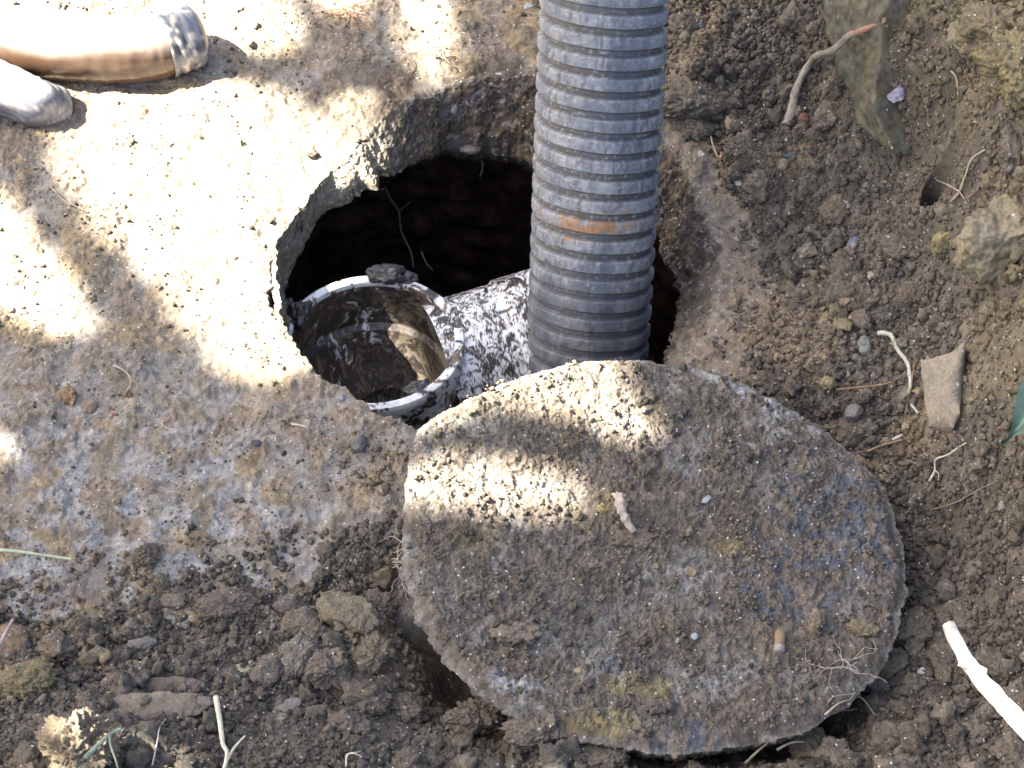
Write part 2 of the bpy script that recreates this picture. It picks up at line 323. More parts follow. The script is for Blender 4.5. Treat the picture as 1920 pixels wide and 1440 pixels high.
def lid_h(x, y):
    mudm = fbm(x+3, y, 15, 4, 131)
    wx = x+.006*pn(x*40, y*40, 105); wy = y+.006*pn(x*40+9, y*40+3, 106)
    f1 = fbm(wx, wy, 36, 4, 141); f2 = fbm(wx, wy, 100, 3, 151)
    cr1 = 1-ss(0, .07, np.abs(fbm(wx, wy, 62, 3, 173))); cr2 = 1-ss(0, .10, np.abs(fbm(wx, wy, 130, 2, 174)))
    z = .005*fbm(x, y, 5, 3, 121) + .0014*terr(f1*3.2+mudm*1.5+.5*f2)+.0010*terr(f2*3+7)+.0016*ss(.1, .17, mudm)+.0009*fbm(x, y, 220, 2, 161, .65)+.0026*ss(.44, .6, pn(x*105, y*105, 172))-.0015*cr1*ss(-.2, .3, f2)-.0012*cr2*ss(-.1, .3, f1)
    w1, c1 = wor(wx, wy, 95, 181); z = z + .0026*(c1 > .72)*np.clip(.45-w1, 0, 1)*2
    return z, mudm, f1, f2
nth = 1900; nr = 290; th = np.linspace(-math.pi, math.pi, nth, endpoint=False)
RR = lid_r(th)+.0035*fbm(np.cos(th)*6, np.sin(th)*6, 1.5, 4, 181)+.0012*fbm(np.cos(th)*25, np.sin(th)*25, 1, 3, 182)
fr = np.linspace(0.004, 1, nr)[:, None]
lx = fr*RR*np.cos(th); ly = fr*RR*np.sin(th)
lz, mudm, f1, f2 = lid_h(lx, ly)
edge = (1-fr)*RR
lz = .8*lz*(.5+.5*ss(0, .03, edge)) - .010*(1-ss(0, .012+.008*ss(-.3, .3, fbm(lx, ly, 18, 2, 183)), edge))
c = np.zeros(lx.shape+(3,)) + np.array([.175, .165, .148])
mud = ss(-.50, .02, mudm+.3*f1+.3*fbm(lx, ly, 5, 2, 501)); c = mixc(c, mud*.9, (.134, .109, .082)); c = mixc(c, ss(.08, .16, fbm(lx, ly, 11, 4, 505))*.55, (.165, .138, .116)); c = mixc(c, ss(.1, .3, fbm(lx, ly, 17, 4, 506))*.6, (.095, .078, .06))

def spot(px, py, a, b, rot=0):
    p = onlid(px, py)-LC; dx = lx-p@ex; dy = ly-p@ey; cr, sr = math.cos(rot), math.sin(rot)
    u = (dx*cr+dy*sr)/a; v = (-dx*sr+dy*cr)/b; return 1-ss(.35, 1.0, np.hypot(u, v)+.25*fbm(lx, ly, 25, 3, 521))
nz = ss(-.25, .35, fbm(lx, ly, 45, 3, 531))
for a in ((1560,1010,.11,.11,0,.75),(1450,1120,.06,.05,0,.7),(1640,940,.05,.06,0,.6),(1560,1170,.06,.03,0,.5),(1290,1390,.07,.03,0,.7),(950,1280,.03,.02,-.5,.7),(1180,1250,.05,.025,0,.5),(1080,1140,.06,.04,0,.35),(1480,870,.08,.05,0,.35)):
    c = mixc(c, spot(*a[:5])*nz*a[5], (.072, .092, .122))
for a in ((1440,760,.10,.022,-.45,.9),(1350,710,.06,.02,-.2,.75),(1500,790,.05,.015,-.6,.8),(975,1300,.05,.02,-.5,.95),(1250,1090,.07,.03,0,.55),(1120,1270,.05,.03,0,.35),(1430,820,.05,.03,0,.5),(1300,1290,.05,.03,0,.4)):
    c = mixc(c, spot(*a[:5])*nz*a[5], (.34, .345, .33))
for a in ((1200,1290,.05,.02,0,.5),(1140,1360,.06,.02,0,.6),(1370,1030,.025,.015,0,.7),(900,1010,.05,.03,0,.25)):
    c = mixc(c, spot(*a[:5])*a[5], (.26, .21, .09))
for a in ((1180,1005,.06,.018,0,.7),(950,1210,.05,.02,0,.5),(1230,1000,.03,.02,0,.6)):
    c = mixc(c, spot(*a[:5])*a[5], (.10, .082, .065))  # dark patches; the mid-lid ones paint in the shadow below the clod
c = mixc(c, (1-ss(.0, .012, edge))*ss(-.2, .3, fbm(lx, ly, 30, 2, 541))*.5, (.27, .265, .25))
c = mixc(c, ss(.1, .6, -f2)*.3, (.11, .095, .08))
c = c*.88; cr_ = 1-ss(0, .08, np.abs(fbm(lx, ly, 58, 3, 552))); c = mixc(c, cr_*ss(-.1, .4, f1)*.45, (.10, .085, .07))
c = c*(1+.22*fbm(lx, ly, 95, 3, 551))[..., None]
lp = np.stack([lx, ly, lz], -1)
ns = 44; sv = []; scol = []
for j in range(1, ns+1):
    s = j/ns; rr = RR - .004*math.sin(min(1, s*6)*1.5) - .030*s + .003*fbm(np.cos(th)*9, np.sin(th)*9+s*3, 2, 4, 561)*(1 if j < ns else 1)
    rr = rr+.0025*(ss(0, .2, fbm(th*14, th*0+s*5, 2, 3, 562)))
    sv.append(np.stack([rr*np.cos(th), rr*np.sin(th), lz[-1]-(LT-.012)*s-.001], -1))
    scol.append(mixc(np.zeros((nth, 3))+np.array([.16, .135, .10]), ss(.1, .5, fbm(th*10, th*0+s*4, 2, 3, 563)), (.27, .25, .21)))
cb = np.array([[[0, 0, -LT]]*nth]); V = np.concatenate([lp, np.array(sv), cb]); CC = np.concatenate([c, np.array(scol), np.zeros((1, nth, 3))+.1])
V = LC + V[..., :1]*ex + V[..., 1:2]*ey + V[..., 2:]*ln
lid = mesh_np('tank_lid', V.reshape(-1, 3), gridfaces(nth, nr+ns+1, True), M_CONC, CC.reshape(-1, 3))
tag(lid, 'thick round concrete lid with one flattened side, lying half over the opening', 'lid')
# ---------------------------------------------------------------- surface lookup
def surf(x, y):
    """height of whatever lies on top at x, y, and what it is: 0 soil, 1 tank, 2 lid, 3 hole"""
    x = np.atleast_1d(np.asarray(x, float)); y = np.atleast_1d(np.asarray(y, float))
    ix = np.clip(np.searchsorted(gx, x), 1, len(gx)-1); iy = np.clip(np.searchsorted(gy, y), 1, len(gy)-1)
    zs = ZS[iy, ix]; zt = np.where((x > tx[0]) & (x < tx[-1]) & (y > ty[0]) & (y < ty[-1]), ZT[iy, ix], -9)
    dp = T[2][iy, ix] > 0
    k = np.where(zt > zs, 1, 0); z = np.maximum(zs, zt); k = np.where(dp, 3, k); z = np.where(dp, -.5, z)
    k = np.where((T[1][iy, ix] > .3) & (zs < .02) & ~dp, 1, k)
    ux = x-LC[0]; uy = (y-LC[1])/ey[1]; r = np.hypot(ux, uy); th_ = np.arctan2(uy, ux)
    inl = r < lid_r(th_)-.004; hz = lid_h(ux, uy)[0]; zl = LC[2]+uy*ey[2]+hz
    return np.where(inl, zl, z), np.where(inl, 2, k)
def hit(px, py):
    d = ray(px, py); t0 = (.6-CAM[2])/d[2]; t1 = (-.12-CAM[2])/d[2]; t = np.linspace(t0, t1, 900)
    P = CAM+t[:, None]*d; z, k = surf(P[:, 0], P[:, 1]); i = np.argmax(P[:, 2] <= z)
    return P[i] if (P[:, 2] <= z).any() else P[-1]
# ---------------------------------------------------------------- crumbs
def ico(sub):
    bm = bmesh.new(); bmesh.ops.create_icosphere(bm, subdivisions=sub, radius=1)
    v = np.array([x.co[:] for x in bm.verts]); f = np.array([[y.index for y in x.verts] for x in bm.faces]); bm.free(); return v, f
def crumb_protos(sub, n, amp):
    v0, f0 = ico(sub); out = []
    for k in range(n):
        s = Vector((k*7.7, k*3.1, 5)); v = np.array([ (1+amp*mnoise.noise(Vector(p)*1.5+s)+amp*.8*mnoise.noise(Vector(p)*3.3+s)+amp*.5*mnoise.noise(Vector(p)*7+s))*p for p in v0])
        for j in range(3):                      # a few flat breaks
            nrm = np.array([random.gauss(0, 1) for _ in range(3)]); nrm /= np.linalg.norm(nrm); d = v@nrm; lim = random.uniform(.6, .85)
            v = v-np.clip(d-lim, 0, 9)[:, None]*nrm*.85
        out.append(v)
    return out, f0
def rotm(n):
    q = RNG.normal(size=(n, 4)); q /= np.linalg.norm(q, axis=1)[:, None]; a, b, c_, d = q.T
    return np.stack([np.stack([1-2*(c_*c_+d*d), 2*(b*c_-a*d), 2*(b*d+a*c_)], -1), np.stack([2*(b*c_+a*d), 1-2*(b*b+d*d), 2*(c_*d-a*b)], -1), np.stack([2*(b*d-a*c_), 2*(c_*d+a*b), 1-2*(b*b+c_*c_)], -1)], 1)
def scatter(P, S, sub, nproto, amp, colf):
    protos, f0 = crumb_protos(sub, nproto, amp); Vs = []; Fs = []; Cs = []; base = 0; nv = len(protos[0])
    which = RNG.integers(0, nproto, len(P)); M = rotm(len(P)); sq = RNG.uniform(.6, 1.1, (len(P), 3))
    for k in range(nproto):
        m = which == k; n = m.sum()
        if n == 0: continue
        v = protos[k][None]*sq[m][:, None, :]; v = np.einsum('nij,nvj->nvi', M[m], v)*S[m][:, None, None]+P[m][:, None, :]
        Vs.append(v.reshape(-1, 3)); Fs.append((f0[None]+(np.arange(n)*nv)[:, None, None]+base).reshape(-1, 3)); base += n*nv
        Cs.append(np.repeat(colf(P[m]), nv, 0))
    return np.concatenate(Vs), np.concatenate(Fs), np.concatenate(Cs)
def crumb_col(P, kc=.6):
    n = len(P); c = soil_color(P[:, 0], P[:, 1], P[:, 2])*RNG.uniform(.75, 1.3, (n, 1)); u = RNG.random(n)/max(kc, 1e-6)
    hi = np.clip((P[:, 2]-.12)/.15, 0, 1)*.5; c = mixc(c, hi, (.21, .175, .10))
    for lo, h, cc in ((0, .005, (.34, .33, .30)), (.012, .018, (.20, .22, .25)), (.024, .030, (.26, .19, .12)), (.034, .036, (.20, .12, .09)), (.04, .07, (.27, .24, .20)), (.07, .09, (.08, .075, .075))):
        m = (u >= lo) & (u < h); c[m] = np.array(cc)*RNG.uniform(.8, 1.15, (m.sum(), 1))
    return c
def scat_points(n, want, cov=None):
    x = RNG.uniform(-.78, .80, n); y = RNG.uniform(-.92, .62, n); z, k = surf(x, y); m = np.isin(k, want)
    x, y, z, k = x[m], y[m], z[m], k[m]
    return x, y, z, k
def layer(n, smin, smax, sub, want, powr=2.2, clump=None, sink=.3, amp=.85, reg=None):
    x, y, z, k = scat_points(n, want)
    if reg is not None: m = reg(x, y); x, y, z = x[m], y[m], z[m]
    if clump is not None:
        g = fbm(x, y, clump[0], 3, clump[1]); p = ss(clump[2], clump[3], g); m = RNG.random(len(x)) < p; x, y, z = x[m], y[m], z[m]
    s = smin+(smax-smin)*RNG.random(len(x))**powr
    return scatter(np.stack([x, y, z+s*(1-2*sink)*.5], -1), s, sub, 14, amp, crumb_col if smax < .004 else (lambda P: crumb_col(P, .22 if smax < .01 else .0)))
def join(parts):
    Vs, Fs, Cs = [], [], []; b = 0
    for v, f, c_ in parts: Vs.append(v); Fs.append(f+b); Cs.append(c_); b += len(v)
    return np.concatenate(Vs), np.concatenate(Fs), np.concatenate(Cs)
v, f, c_ = join([layer(90000, .0014, .0035, 1, [0], 1.5, None), layer(46000, .003, .0075, 2, [0], 2.0, (9, 600, -.6, .2)), layer(5200, .007, .017, 3, [0], 2.2, (6, 610, -.4, .4), .3, .7), layer(16000, .0015, .006, 2, [1], 2.2, (9, 640, -.5, .2), .3, .8, lambda x, y: (x > at(1375, 500)[0])), layer(52000, .0015, .0065, 2, [1], 2.4, (14, 660, -.5, .3), .3, .8, lambda x, y: soil_z(x, y, False) > -.020+.008*fbm(x, y, 9, 3, 661))])
crumbs = mesh_np('soil_crumbs', v, f, M_SOIL, c_); tag(crumbs, 'loose brown earth crumbs strewn over the dug ground', 'soil', kind='stuff')
v, f, c_ = join([layer(30000, .0009, .0026, 1, [1, 2], 2, (12, 620, -.3, .5), .3, .8, lambda x, y: (np.hypot(x-HC[0], y-HC[1]) > .34) | (y < HC[1])), layer(2600, .0025, .005, 2, [1, 2], 2.5, (7, 630, -.1, .5)), layer(26000, .0012, .0042, 2, [2], 2.2, (16, 670, -.1, .4), .35, .8), layer(1500, .003, .0085, 3, [2], 3, (6, 680, .0, .4), .4, .6), layer(420, .004, .008, 3, [1], 3, (7, 690, -.1, .4), .4, .6)])
grit = mesh_np('concrete_grit', v, f, M_SOIL, c_); tag(grit, 'fine grit and dirt grains on the tank top and lid', 'grit', kind='stuff')
# ---------------------------------------------------------------- tubes, rocks
def tube(pts, rad, seg=10, sub=6, wob=.15, seed=0, cap=True):
    """smooth tapered tube through points; rough surface"""
    pts = np.array(pts, float); rad = np.array(rad, float); n = len(pts); t = np.linspace(0, n-1, (n-1)*sub+1)
    def cr(a):
        o = []
        for u in t:
            i = min(int(u), n-2); f_ = u-i; p0 = a[max(i-1, 0)]; p1 = a[i]; p2 = a[i+1]; p3 = a[min(i+2, n-1)]
            o.append(.5*((2*p1)+(-p0+p2)*f_+(2*p0-5*p1+4*p2-p3)*f_**2+(-p0+3*p1-3*p2+p3)*f_**3))
        return np.array(o)
    P = cr(pts); Rr = np.interp(t, np.arange(n), rad); V = []
    tan = np.gradient(P, axis=0); tan /= np.linalg.norm(tan, axis=1)[:, None]+1e-9
    ref = np.array([.3, .2, 1.]) if abs(tan[0][2]) < .9 else np.array([1., 0, .2])
    u = np.cross(tan[0], ref); u /= np.linalg.norm(u)
    for i in range(len(P)):
        u = u-tan[i]*(u@tan[i]); u /= np.linalg.norm(u); v_ = np.cross(tan[i], u)
        for k in range(seg):
            a = 2*math.pi*k/seg; w_ = 1+wob*mnoise.noise(Vector((math.cos(a)*1.5+seed, math.sin(a)*1.5, i*.45)))
            V.append(P[i]+(u*math.cos(a)+v_*math.sin(a))*Rr[i]*w_)
    F = gridfaces(seg, len(P), True); V = np.array(V)
    if cap:
        V = np.concatenate([V, P[:1], P[-1:]]); b = len(V)-2; e = (len(P)-1)*seg
        k = np.arange(seg); k2 = (k+1) % seg
        F = np.concatenate([np.concatenate([F[:, [0, 1, 2]], F[:, [0, 2, 3]]]), np.stack([k2, k, np.full(seg, b)], -1), np.stack([e+k, e+k2, np.full(seg, b+1)], -1)])
    return V, F
def mtubes(name, list_, mat, col, parent=None):
    Vs, Fs = [], []; b = 0
    for v, f in list_: Vs.append(v); Fs.append(f+b); b += len(v)
    V = np.concatenate(Vs); c_ = col(V) if callable(col) else np.zeros((len(V), 3))+np.array(col)
    return mesh_np(name, V, np.concatenate(Fs), mat, c_, parent=parent)
def origin(o, p):
    me = o.data; n = len(me.vertices); a = np.empty(n*3, np.float32); me.vertices.foreach_get('co', a); a = a.reshape(-1, 3)-np.array(p, np.float32)
    me.vertices.foreach_set('co', a.ravel()); o.location = p; return o
def pnoise(x, a, b=0, s=1.): return np.array([mnoise.noise(Vector(p)*a+Vector((b, 0, 0))) for p in x])*s
def stone(name, px, py, size, col, label, cat='stone', ang=.8, sub=5, rot=None, sink=.35, group=None, mat=None, z=None, col2=None, seed=None, lump=.12):
    """a stone or clod lying on whatever is under the pixel; size = width, depth, height in metres"""
    rs = random.Random(seed if seed is not None else int(px*13+py*7)); p = hit(px, py) if z is None else at(px, py, z)
    v, f = ico(sub); sd_ = Vector((rs.uniform(0, 99), rs.uniform(0, 99), 0))
    if ang > 0:
        for j in range(int(6+8*ang)):
            nn = np.array([rs.gauss(0, 1) for _ in range(3)]); nn /= np.linalg.norm(nn); lim = rs.uniform(.55, .88)
            v = v-np.clip(v@nn-lim, 0, 9)[:, None]*nn*min(1, ang+.1)
    out = []
    for q_ in v:
        qq = Vector((q_[0]*size[0], q_[1]*size[1], q_[2]*size[2]))*(2.0/(size[0]+size[1])); n_ = lump*mnoise.noise(qq*1.7+sd_)+lump*.7*mnoise.noise(qq*3.6+sd_)+lump*.5*mnoise.noise(qq*8+sd_)+lump*.3*mnoise.noise(qq*18+sd_); out.append(q_*(1+n_*1.3))
    v = np.array(out); a = rot if rot is not None else rs.uniform(0, 6.28)
    v = v*np.array(size)*.5; tl = rs.uniform(-.2, .2)
    v = v@np.array([[1, 0, 0], [0, math.cos(tl), -math.sin(tl)], [0, math.sin(tl), math.cos(tl)]])
    v = v@np.array([[math.cos(a), math.sin(a), 0], [-math.sin(a), math.cos(a), 0], [0, 0, 1]])
    cc = np.zeros(v.shape)+np.array(col); 
    k = np.clip(.5+1.2*pnoise(v, 2.2/max(size), rs.uniform(0, 50)), 0, 1); cc = mixc(cc, k*.6, col2 if col2 else tuple(x*.72 for x in col)); cc = mixc(cc, np.clip(.35+1.6*pnoise(v, 5/max(size), rs.uniform(0, 50)), 0, 1)*(.55 if max(size) > .02 else .25), (.15, .125, .095))
    o = mesh_np(name, v, f, mat or M_ROCK, cc); o.location = (p[0], p[1], p[2]+size[2]*(.5-sink))
    return tag(o, label, cat, group)
SO = (.155, .13, .10); OC = (.20, .165, .10)
# ---------------------------------------------------------------- hose
def hose():
    Rh = .082; A = at(1099, 700, -.13); lean = R(31); pitch = .0268
    ax = np.array([.034, math.sin(lean), math.cos(lean)]); ax /= np.linalg.norm(ax)
    u = np.cross(ax, np.array([0, 1., 0])); u /= np.linalg.norm(u); u = -u if u[0] < 0 else u; v_ = np.cross(ax, u)
    n = 180; s = np.arange(-.25, 1.9, .0011); th = np.linspace(0, 2*math.pi, n, endpoint=False)
    S, TH = np.meshgrid(s, th, indexing='ij')
    ph = (S/pitch + -TH/(2*math.pi)*(-1)) % 1.0
    rib = ss(0, .10, ph)*(1-ss(.64, .73, ph)); rnd = 1-.07*(np.clip((ph-.35)/.3, -1, 1))**2; lip = .22*ss(.72, .78, ph)*(1-ss(.88, .96, ph))
    jit = fbm(S*30, TH*2, 1, 3, 701)
    rr = Rh - .0078 + .0078*rib*rnd + .0062*lip*.55 + .0006*jit + .0005*fbm(S*90, TH*9, 1, 2, 702)*rib + .002*pn(TH*1.3, S*4, 708)
    P_w = 0
    bend = .05*np.clip(S-.55, 0, 9)**2
    P = A + S[..., None]*ax + (rr*np.cos(TH))[..., None]*u + (rr*np.sin(TH))[..., None]*v_ + bend[..., None]*np.array([.3, .5, -.4])
    c = np.zeros(P.shape)+np.array([.225, .235, .25])
    st = fbm(TH*11+.3*pn(S*40, TH*4, 709), S*30, 1, 5, 711, .6); c = mixc(c, ss(.0, .5, st)*.7*rib*ss(-.35, .25, fbm(TH*2.5, S*10, 1, 3, 713)), (.045, .052, .066))
    c = mixc(c, ss(.15, .5, fbm(TH*3, S*9, 1, 3, 721))*.45, (.10, .12, .16))
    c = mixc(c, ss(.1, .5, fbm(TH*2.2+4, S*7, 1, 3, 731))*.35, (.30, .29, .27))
    c = mixc(c, (1-rib)*.85, (.085, .072, .060))
    c = mixc(c, ss(.30, .6, fbm(TH*14, S*160, 1, 3, 741))*.6, (.36, .38, .41))
    c = mixc(c, ss(.28, .55, fbm(TH*34, S*40, 1, 3, 743))*.45*rib, (.05, .055, .065))
    c = mixc(c, ss(.0, .06, ph)*(1-ss(.10, .16, ph))*.45, (.42, .44, .47))
    c = mixc(c, (1-ss(0, .05, ph)*(1-ss(.955, .985, ph)))*.6, (.03, .028, .025))  # rib edges and grooves darkened in the colour as occlusion
    c = mixc(c, ss(.70, .74, ph)*(1-ss(.75, .79, ph))*.6, (.035, .032, .03))
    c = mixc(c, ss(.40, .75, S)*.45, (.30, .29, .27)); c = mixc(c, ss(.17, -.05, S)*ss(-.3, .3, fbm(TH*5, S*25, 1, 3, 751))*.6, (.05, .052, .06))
    # rust smear and chalky scuffing along the right-hand flank
    tpix = at(1105, 428, .10); rs_ = ((P-tpix)@ax)
    q_ = P-CAM; dep = q_@FW; ppx = 960+q_@RT/dep/HX*960; ppy = 720-q_@UP/dep/HX*960
    rust0 = np.unravel_index(np.argmin((ppx-1100)**2+(ppy-428)**2+1e6*(q_@(v_) > (A-CAM)@v_)), S.shape)
    dS = S-S[rust0]; dT = (TH-TH[rust0]+math.pi) % (2*math.pi)-math.pi
    helix = dS+dT*pitch/(2*math.pi)*-1
    rust = (1-ss(.3, 1.15, np.hypot(helix/.017, dT/.8)+.9*fbm(TH*7, S*70, 1, 4, 761)))*rib
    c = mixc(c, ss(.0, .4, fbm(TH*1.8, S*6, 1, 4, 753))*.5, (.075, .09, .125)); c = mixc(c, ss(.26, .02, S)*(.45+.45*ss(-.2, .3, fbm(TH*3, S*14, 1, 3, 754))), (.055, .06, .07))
    c = mixc(c, rust*.8, (.33, .165, .055))
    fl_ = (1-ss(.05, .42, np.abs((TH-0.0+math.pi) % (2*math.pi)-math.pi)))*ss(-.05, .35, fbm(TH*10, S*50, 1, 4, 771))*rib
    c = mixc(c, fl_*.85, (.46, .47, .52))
    c = c*(1+.12*fbm(TH*40, S*30, 1, 2, 781))[..., None]
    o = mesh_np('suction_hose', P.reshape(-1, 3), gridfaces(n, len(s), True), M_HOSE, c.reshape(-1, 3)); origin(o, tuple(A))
    tag(o, 'thick ribbed grey suction hose standing in the tank opening', 'hose')
hose()
# ---------------------------------------------------------------- plastic fitting in the hole
def lathe(prof, n=128): # prof: list of (r, z, offx, offy)
    th = np.linspace(0, 2*math.pi, n, endpoint=False); p = np.array(prof)
    return np.stack([p[:, 0:1]*np.cos(th)+p[:, 2:3], p[:, 0:1]*np.sin(th)+p[:, 3:4], np.repeat(p[:, 1:2], n, 1)], -1)
def splash(x, y, sc_, thr, seed, film=.62, white=(.58, .585, .57), dk=(.028, .024, .022), br=(.13, .09, .055)):
    x, y = x+.012*fbm(x, y, 30, 2, seed+31), y+.012*fbm(x, y, 30, 2, seed+32)
    k = .55*fbm(x, y, sc_*.3, 3, seed+3)+.75*fbm(x*1.5, y*.8, sc_, 5, seed, .62)+.3*fbm(x, y, sc_*4, 3, seed+5); m = ss(thr-.09, thr+.06, k)
    c = np.zeros(x.shape+(3,))+np.array(white); c = c*(1-.25*ss(-.2, .5, fbm(x, y, sc_*.6, 3, seed+9)))[..., None]
    c = mixc(c, ss(thr-.42, thr-.02, k)*film, (.20, .155, .11)); c = mixc(c, m, dk); return mixc(c, m*ss(.1, .5, fbm(x, y, sc_*1.5, 3, seed+11)), br), m
def fitting():
    cz = -.07; cxy = at(698, 639, cz); root = empty('pipe_fitting', (cxy[0], cxy[1], cz)); tag(root, 'open white plastic pipe fitting smeared with black sludge, inside the tank opening', 'pipe fitting')
    tl = R(5); ca, sa = math.cos(tl), math.sin(tl)
    def tf(P): y, z = P[..., 1].copy(), P[..., 2].copy(); P[..., 1] = y*ca+z*sa; P[..., 2] = -y*sa+z*ca; return P
    Ro = .1225; t_ = .0135
    pr = []
    def lerp(a, b, n): return [(a[0]+(b[0]-a[0])*i/n, a[1]+(b[1]-a[1])*i/n, a[2]+(b[2]-a[2])*i/n, a[3]+(b[3]-a[3])*i/n) for i in range(n)]
    key = [(Ro-.012, -.30, 0, 0), (Ro-.012, -.10, 0, 0), (Ro-.002, -.085, 0, 0), (Ro, -.006, 0, 0), (Ro-.0015, 0, 0, 0), (Ro-t_+.001, 0, 0, 0), (Ro-t_, -.003, 0, 0), (Ro-t_-.004, -.075, 0, 0), (Ro-t_-.012, -.082, 0, 0), (.078, -.125, .012, .0), (.056, -.150, .020, .004), (.052, -.156, .020, .004), (.050, -.24, .020, .004)]
    for a, b in zip(key[:-1], key[1:]): pr += lerp(a, b, max(2, int((abs(a[0]-b[0])+abs(a[1]-b[1]))/.0015)))
    pr.append(key[-1]); P = lathe(pr, 320); n = 320
    th = np.linspace(0, 2*math.pi, n, endpoint=False)[None]+0*P[..., 0]; arc = np.cumsum([0]+[math.hypot(pr[i+1][0]-pr[i][0], pr[i+1][1]-pr[i][1]) for i in range(len(pr)-1)])[:, None]+0*th
    k_in = next(i for i, q_ in enumerate(pr) if q_[0] < Ro-t_+.0005 and i > 5 and q_[1] > -.004 and q_[1] <= 0 and arc[i, 0] > .2)
    c, m = splash(np.cos(th)*.11+np.sin(th)*.05+3, arc*.8+np.sin(th)*.10, 52, .20, 801, .25, (.68, .69, .69))
    cin, m2 = splash(np.cos(th)*.11+3, arc+np.sin(th)*.12, 56, -.55, 821)
    side = ss(.1, .8, np.cos(th-.35)); cin2, _ = splash(np.cos(th)*.11+7, arc+np.sin(th)*.12, 85, -.10, 841, .5, (.13, .115, .095))
    cin = cin*(1-side[..., None])+cin2*side[..., None]; zz = P[..., 2]
    c = np.where((np.arange(len(pr)) > k_in+3)[:, None, None], cin, c)
    bot = (zz < -.165)[..., None] & (np.arange(len(pr)) > k_in)[:, None, None]; cb_, _ = splash(np.cos(th)*.1, arc, 60, -.05, 861, .4, (.30, .31, .29)); c = np.where(bot, cb_, c)
    mm = ss(-.1, .4, fbm(np.cos(th)*.11*9, np.sin(th)*.11*9+arc*9, 2, 3, 871)); P = P + (P*0)
    P[..., 0] *= 1+.012*m*0; P = tf(P)
    child(mesh_np('socket', (P+np.array([cxy[0], cxy[1], cz])).reshape(-1, 3), gridfaces(n, len(pr), True), M_PVC, c.reshape(-1, 3)), root)
    # water at the bottom of the inner pipe
    b = tf(lathe([(.051, -.21, .020, .004), (.0005, -.21, .020, .004)], 48))+np.array([cxy[0], cxy[1], cz]); bc, _ = splash(b[..., 0], b[..., 1], 30, .05, 881, .4, (.20, .22, .22))
    child(mesh_np('pipe_sludge', b.reshape(-1, 3), gridfaces(48, 2, True), M_WET, bc.reshape(-1, 3)), root)
    # side branch running back to the right
    a0 = np.array([cxy[0]+.088, cxy[1]+.02, cz-.105]); dr = np.array([.86, .30, .04]); dr /= np.linalg.norm(dr)
    u = np.cross(dr, np.array([0, 0, 1.])); u /= np.linalg.norm(u); v_ = np.cross(u, dr); s = np.linspace(0, .25, 300); th1 = np.linspace(0, 2*math.pi, 240, endpoint=False); S, TH = np.meshgrid(s, th1, indexing='ij')
    rb = .102+.004*(1-ss(.085, .09, np.abs(S-.19)))
    P = a0+S[..., None]*dr+(rb*np.cos(TH))[..., None]*u+(rb*np.sin(TH))[..., None]*v_
    c, _ = splash(S, TH*.1, 85, .16, 891, .12, (.72, .73, .74)); c2, _ = splash(S+.01*pn(S*60, TH*6, 4), TH*.1, 150, .26, 895, .12, (.72, .73, .74)); c = np.minimum(c, c2)
    child(mesh_np('side_branch', P.reshape(-1, 3), gridfaces(240, 300, True), M_PVC, c.reshape(-1, 3)), root)
    # sludge caked on the rim
    for (px, py, sx, sy, sz, zz) in ((725, 514, .050, .030, .020, -.070), (563, 592, .026, .040, .035, -.078), (790, 738, .045, .035, .030, -.078), (770, 762, .035, .03, .02, -.08), (540, 575, .02, .02, .02, -.08), (760, 522, .03, .022, .016, -.08)):
        v, f = ico(5); sd_ = Vector((px, py, 1)); v = np.array([q_*(1+.45*mnoise.noise(Vector(q_)*1.5+sd_)+.2*mnoise.noise(Vector(q_)*3.5+sd_)+.07*mnoise.noise(Vector(q_)*9+sd_)) for q_ in v])*np.array([sx, sy, sz])*.5
        child(mesh_np('sludge_clump', v+at(px, py, zz), f, M_WET, np.zeros(v.shape)+np.array([.035, .032, .032])), root)
fitting()
exec_late = []
# ---------------------------------------------------------------- unseen tree added to shade the dig, its crown cut around sun patches
U = np.cross(SUN, np.array([0, 0, 1.])); U /= np.linalg.norm(U); W = np.cross(U, SUN)
def uv(p): p = np.asarray(p); return np.array([p@U, p@W])
LIT = []
def lit(pts, z=0.0):
    LIT.append(np.array([uv(at(a, b, z)) if not callable(z) else uv(z(a, b)) for a, b in pts]))
lit([(-900,-700),(430,-700),(520,0),(560,60),(535,92),(385,88),(385,142),(540,180),(585,240),(600,330),(640,350),(560,430),(520,520),(540,650),(600,712),(500,705),(430,690),(370,625),(312,535),(222,465),(155,375),(108,265),(80,210),(0,185),(-900,130)])
lit([(-900,330),(0,365),(38,405),(85,465),(135,535),(165,600),(160,632),(100,625),(0,580),(-900,450)])
lit([(645,175),(695,185),(712,240),(700,330),(645,350),(625,310),(632,240)])
lit([(735,-120),(785,-120),(830,60),(850,150),(800,170),(772,80)])
lit([(560,-60),(650,-60),(690,45),(640,45)])
lit([(765,790),(860,725),(1000,665),(1135,645),(1175,700),(1232,825),(1180,835),(1080,775),(970,755),(880,780),(790,815)], onlid)
lit([(750,878),(900,868),(1000,882),(1100,905),(1105,935),(1060,965),(960,960),(850,940),(750,945)], onlid)
lit([(1145,945),(1175,945),(1200,1000),(1165,1005)], .125)
lit([(-60,770),(20,800),(25,850),(-60,880)])
lit([(50,1540),(90,1380),(150,1320),(270,1390),(290,1540)], .15)
lit([(575,795),(600,795),(598,860),(580,860)])
STK = [(1778,1168),(1812,1235),(1860,1295),(1915,1352),(1990,1430)]
lit([(1755,1155),(1800,1150),(1990,1370),(2060,1480),(1950,1480),(1780,1250)], .42)
lit([(395,1290),(425,1290),(440,1380),(470,1360),(480,1400),(420,1500),(390,1500)], .42)
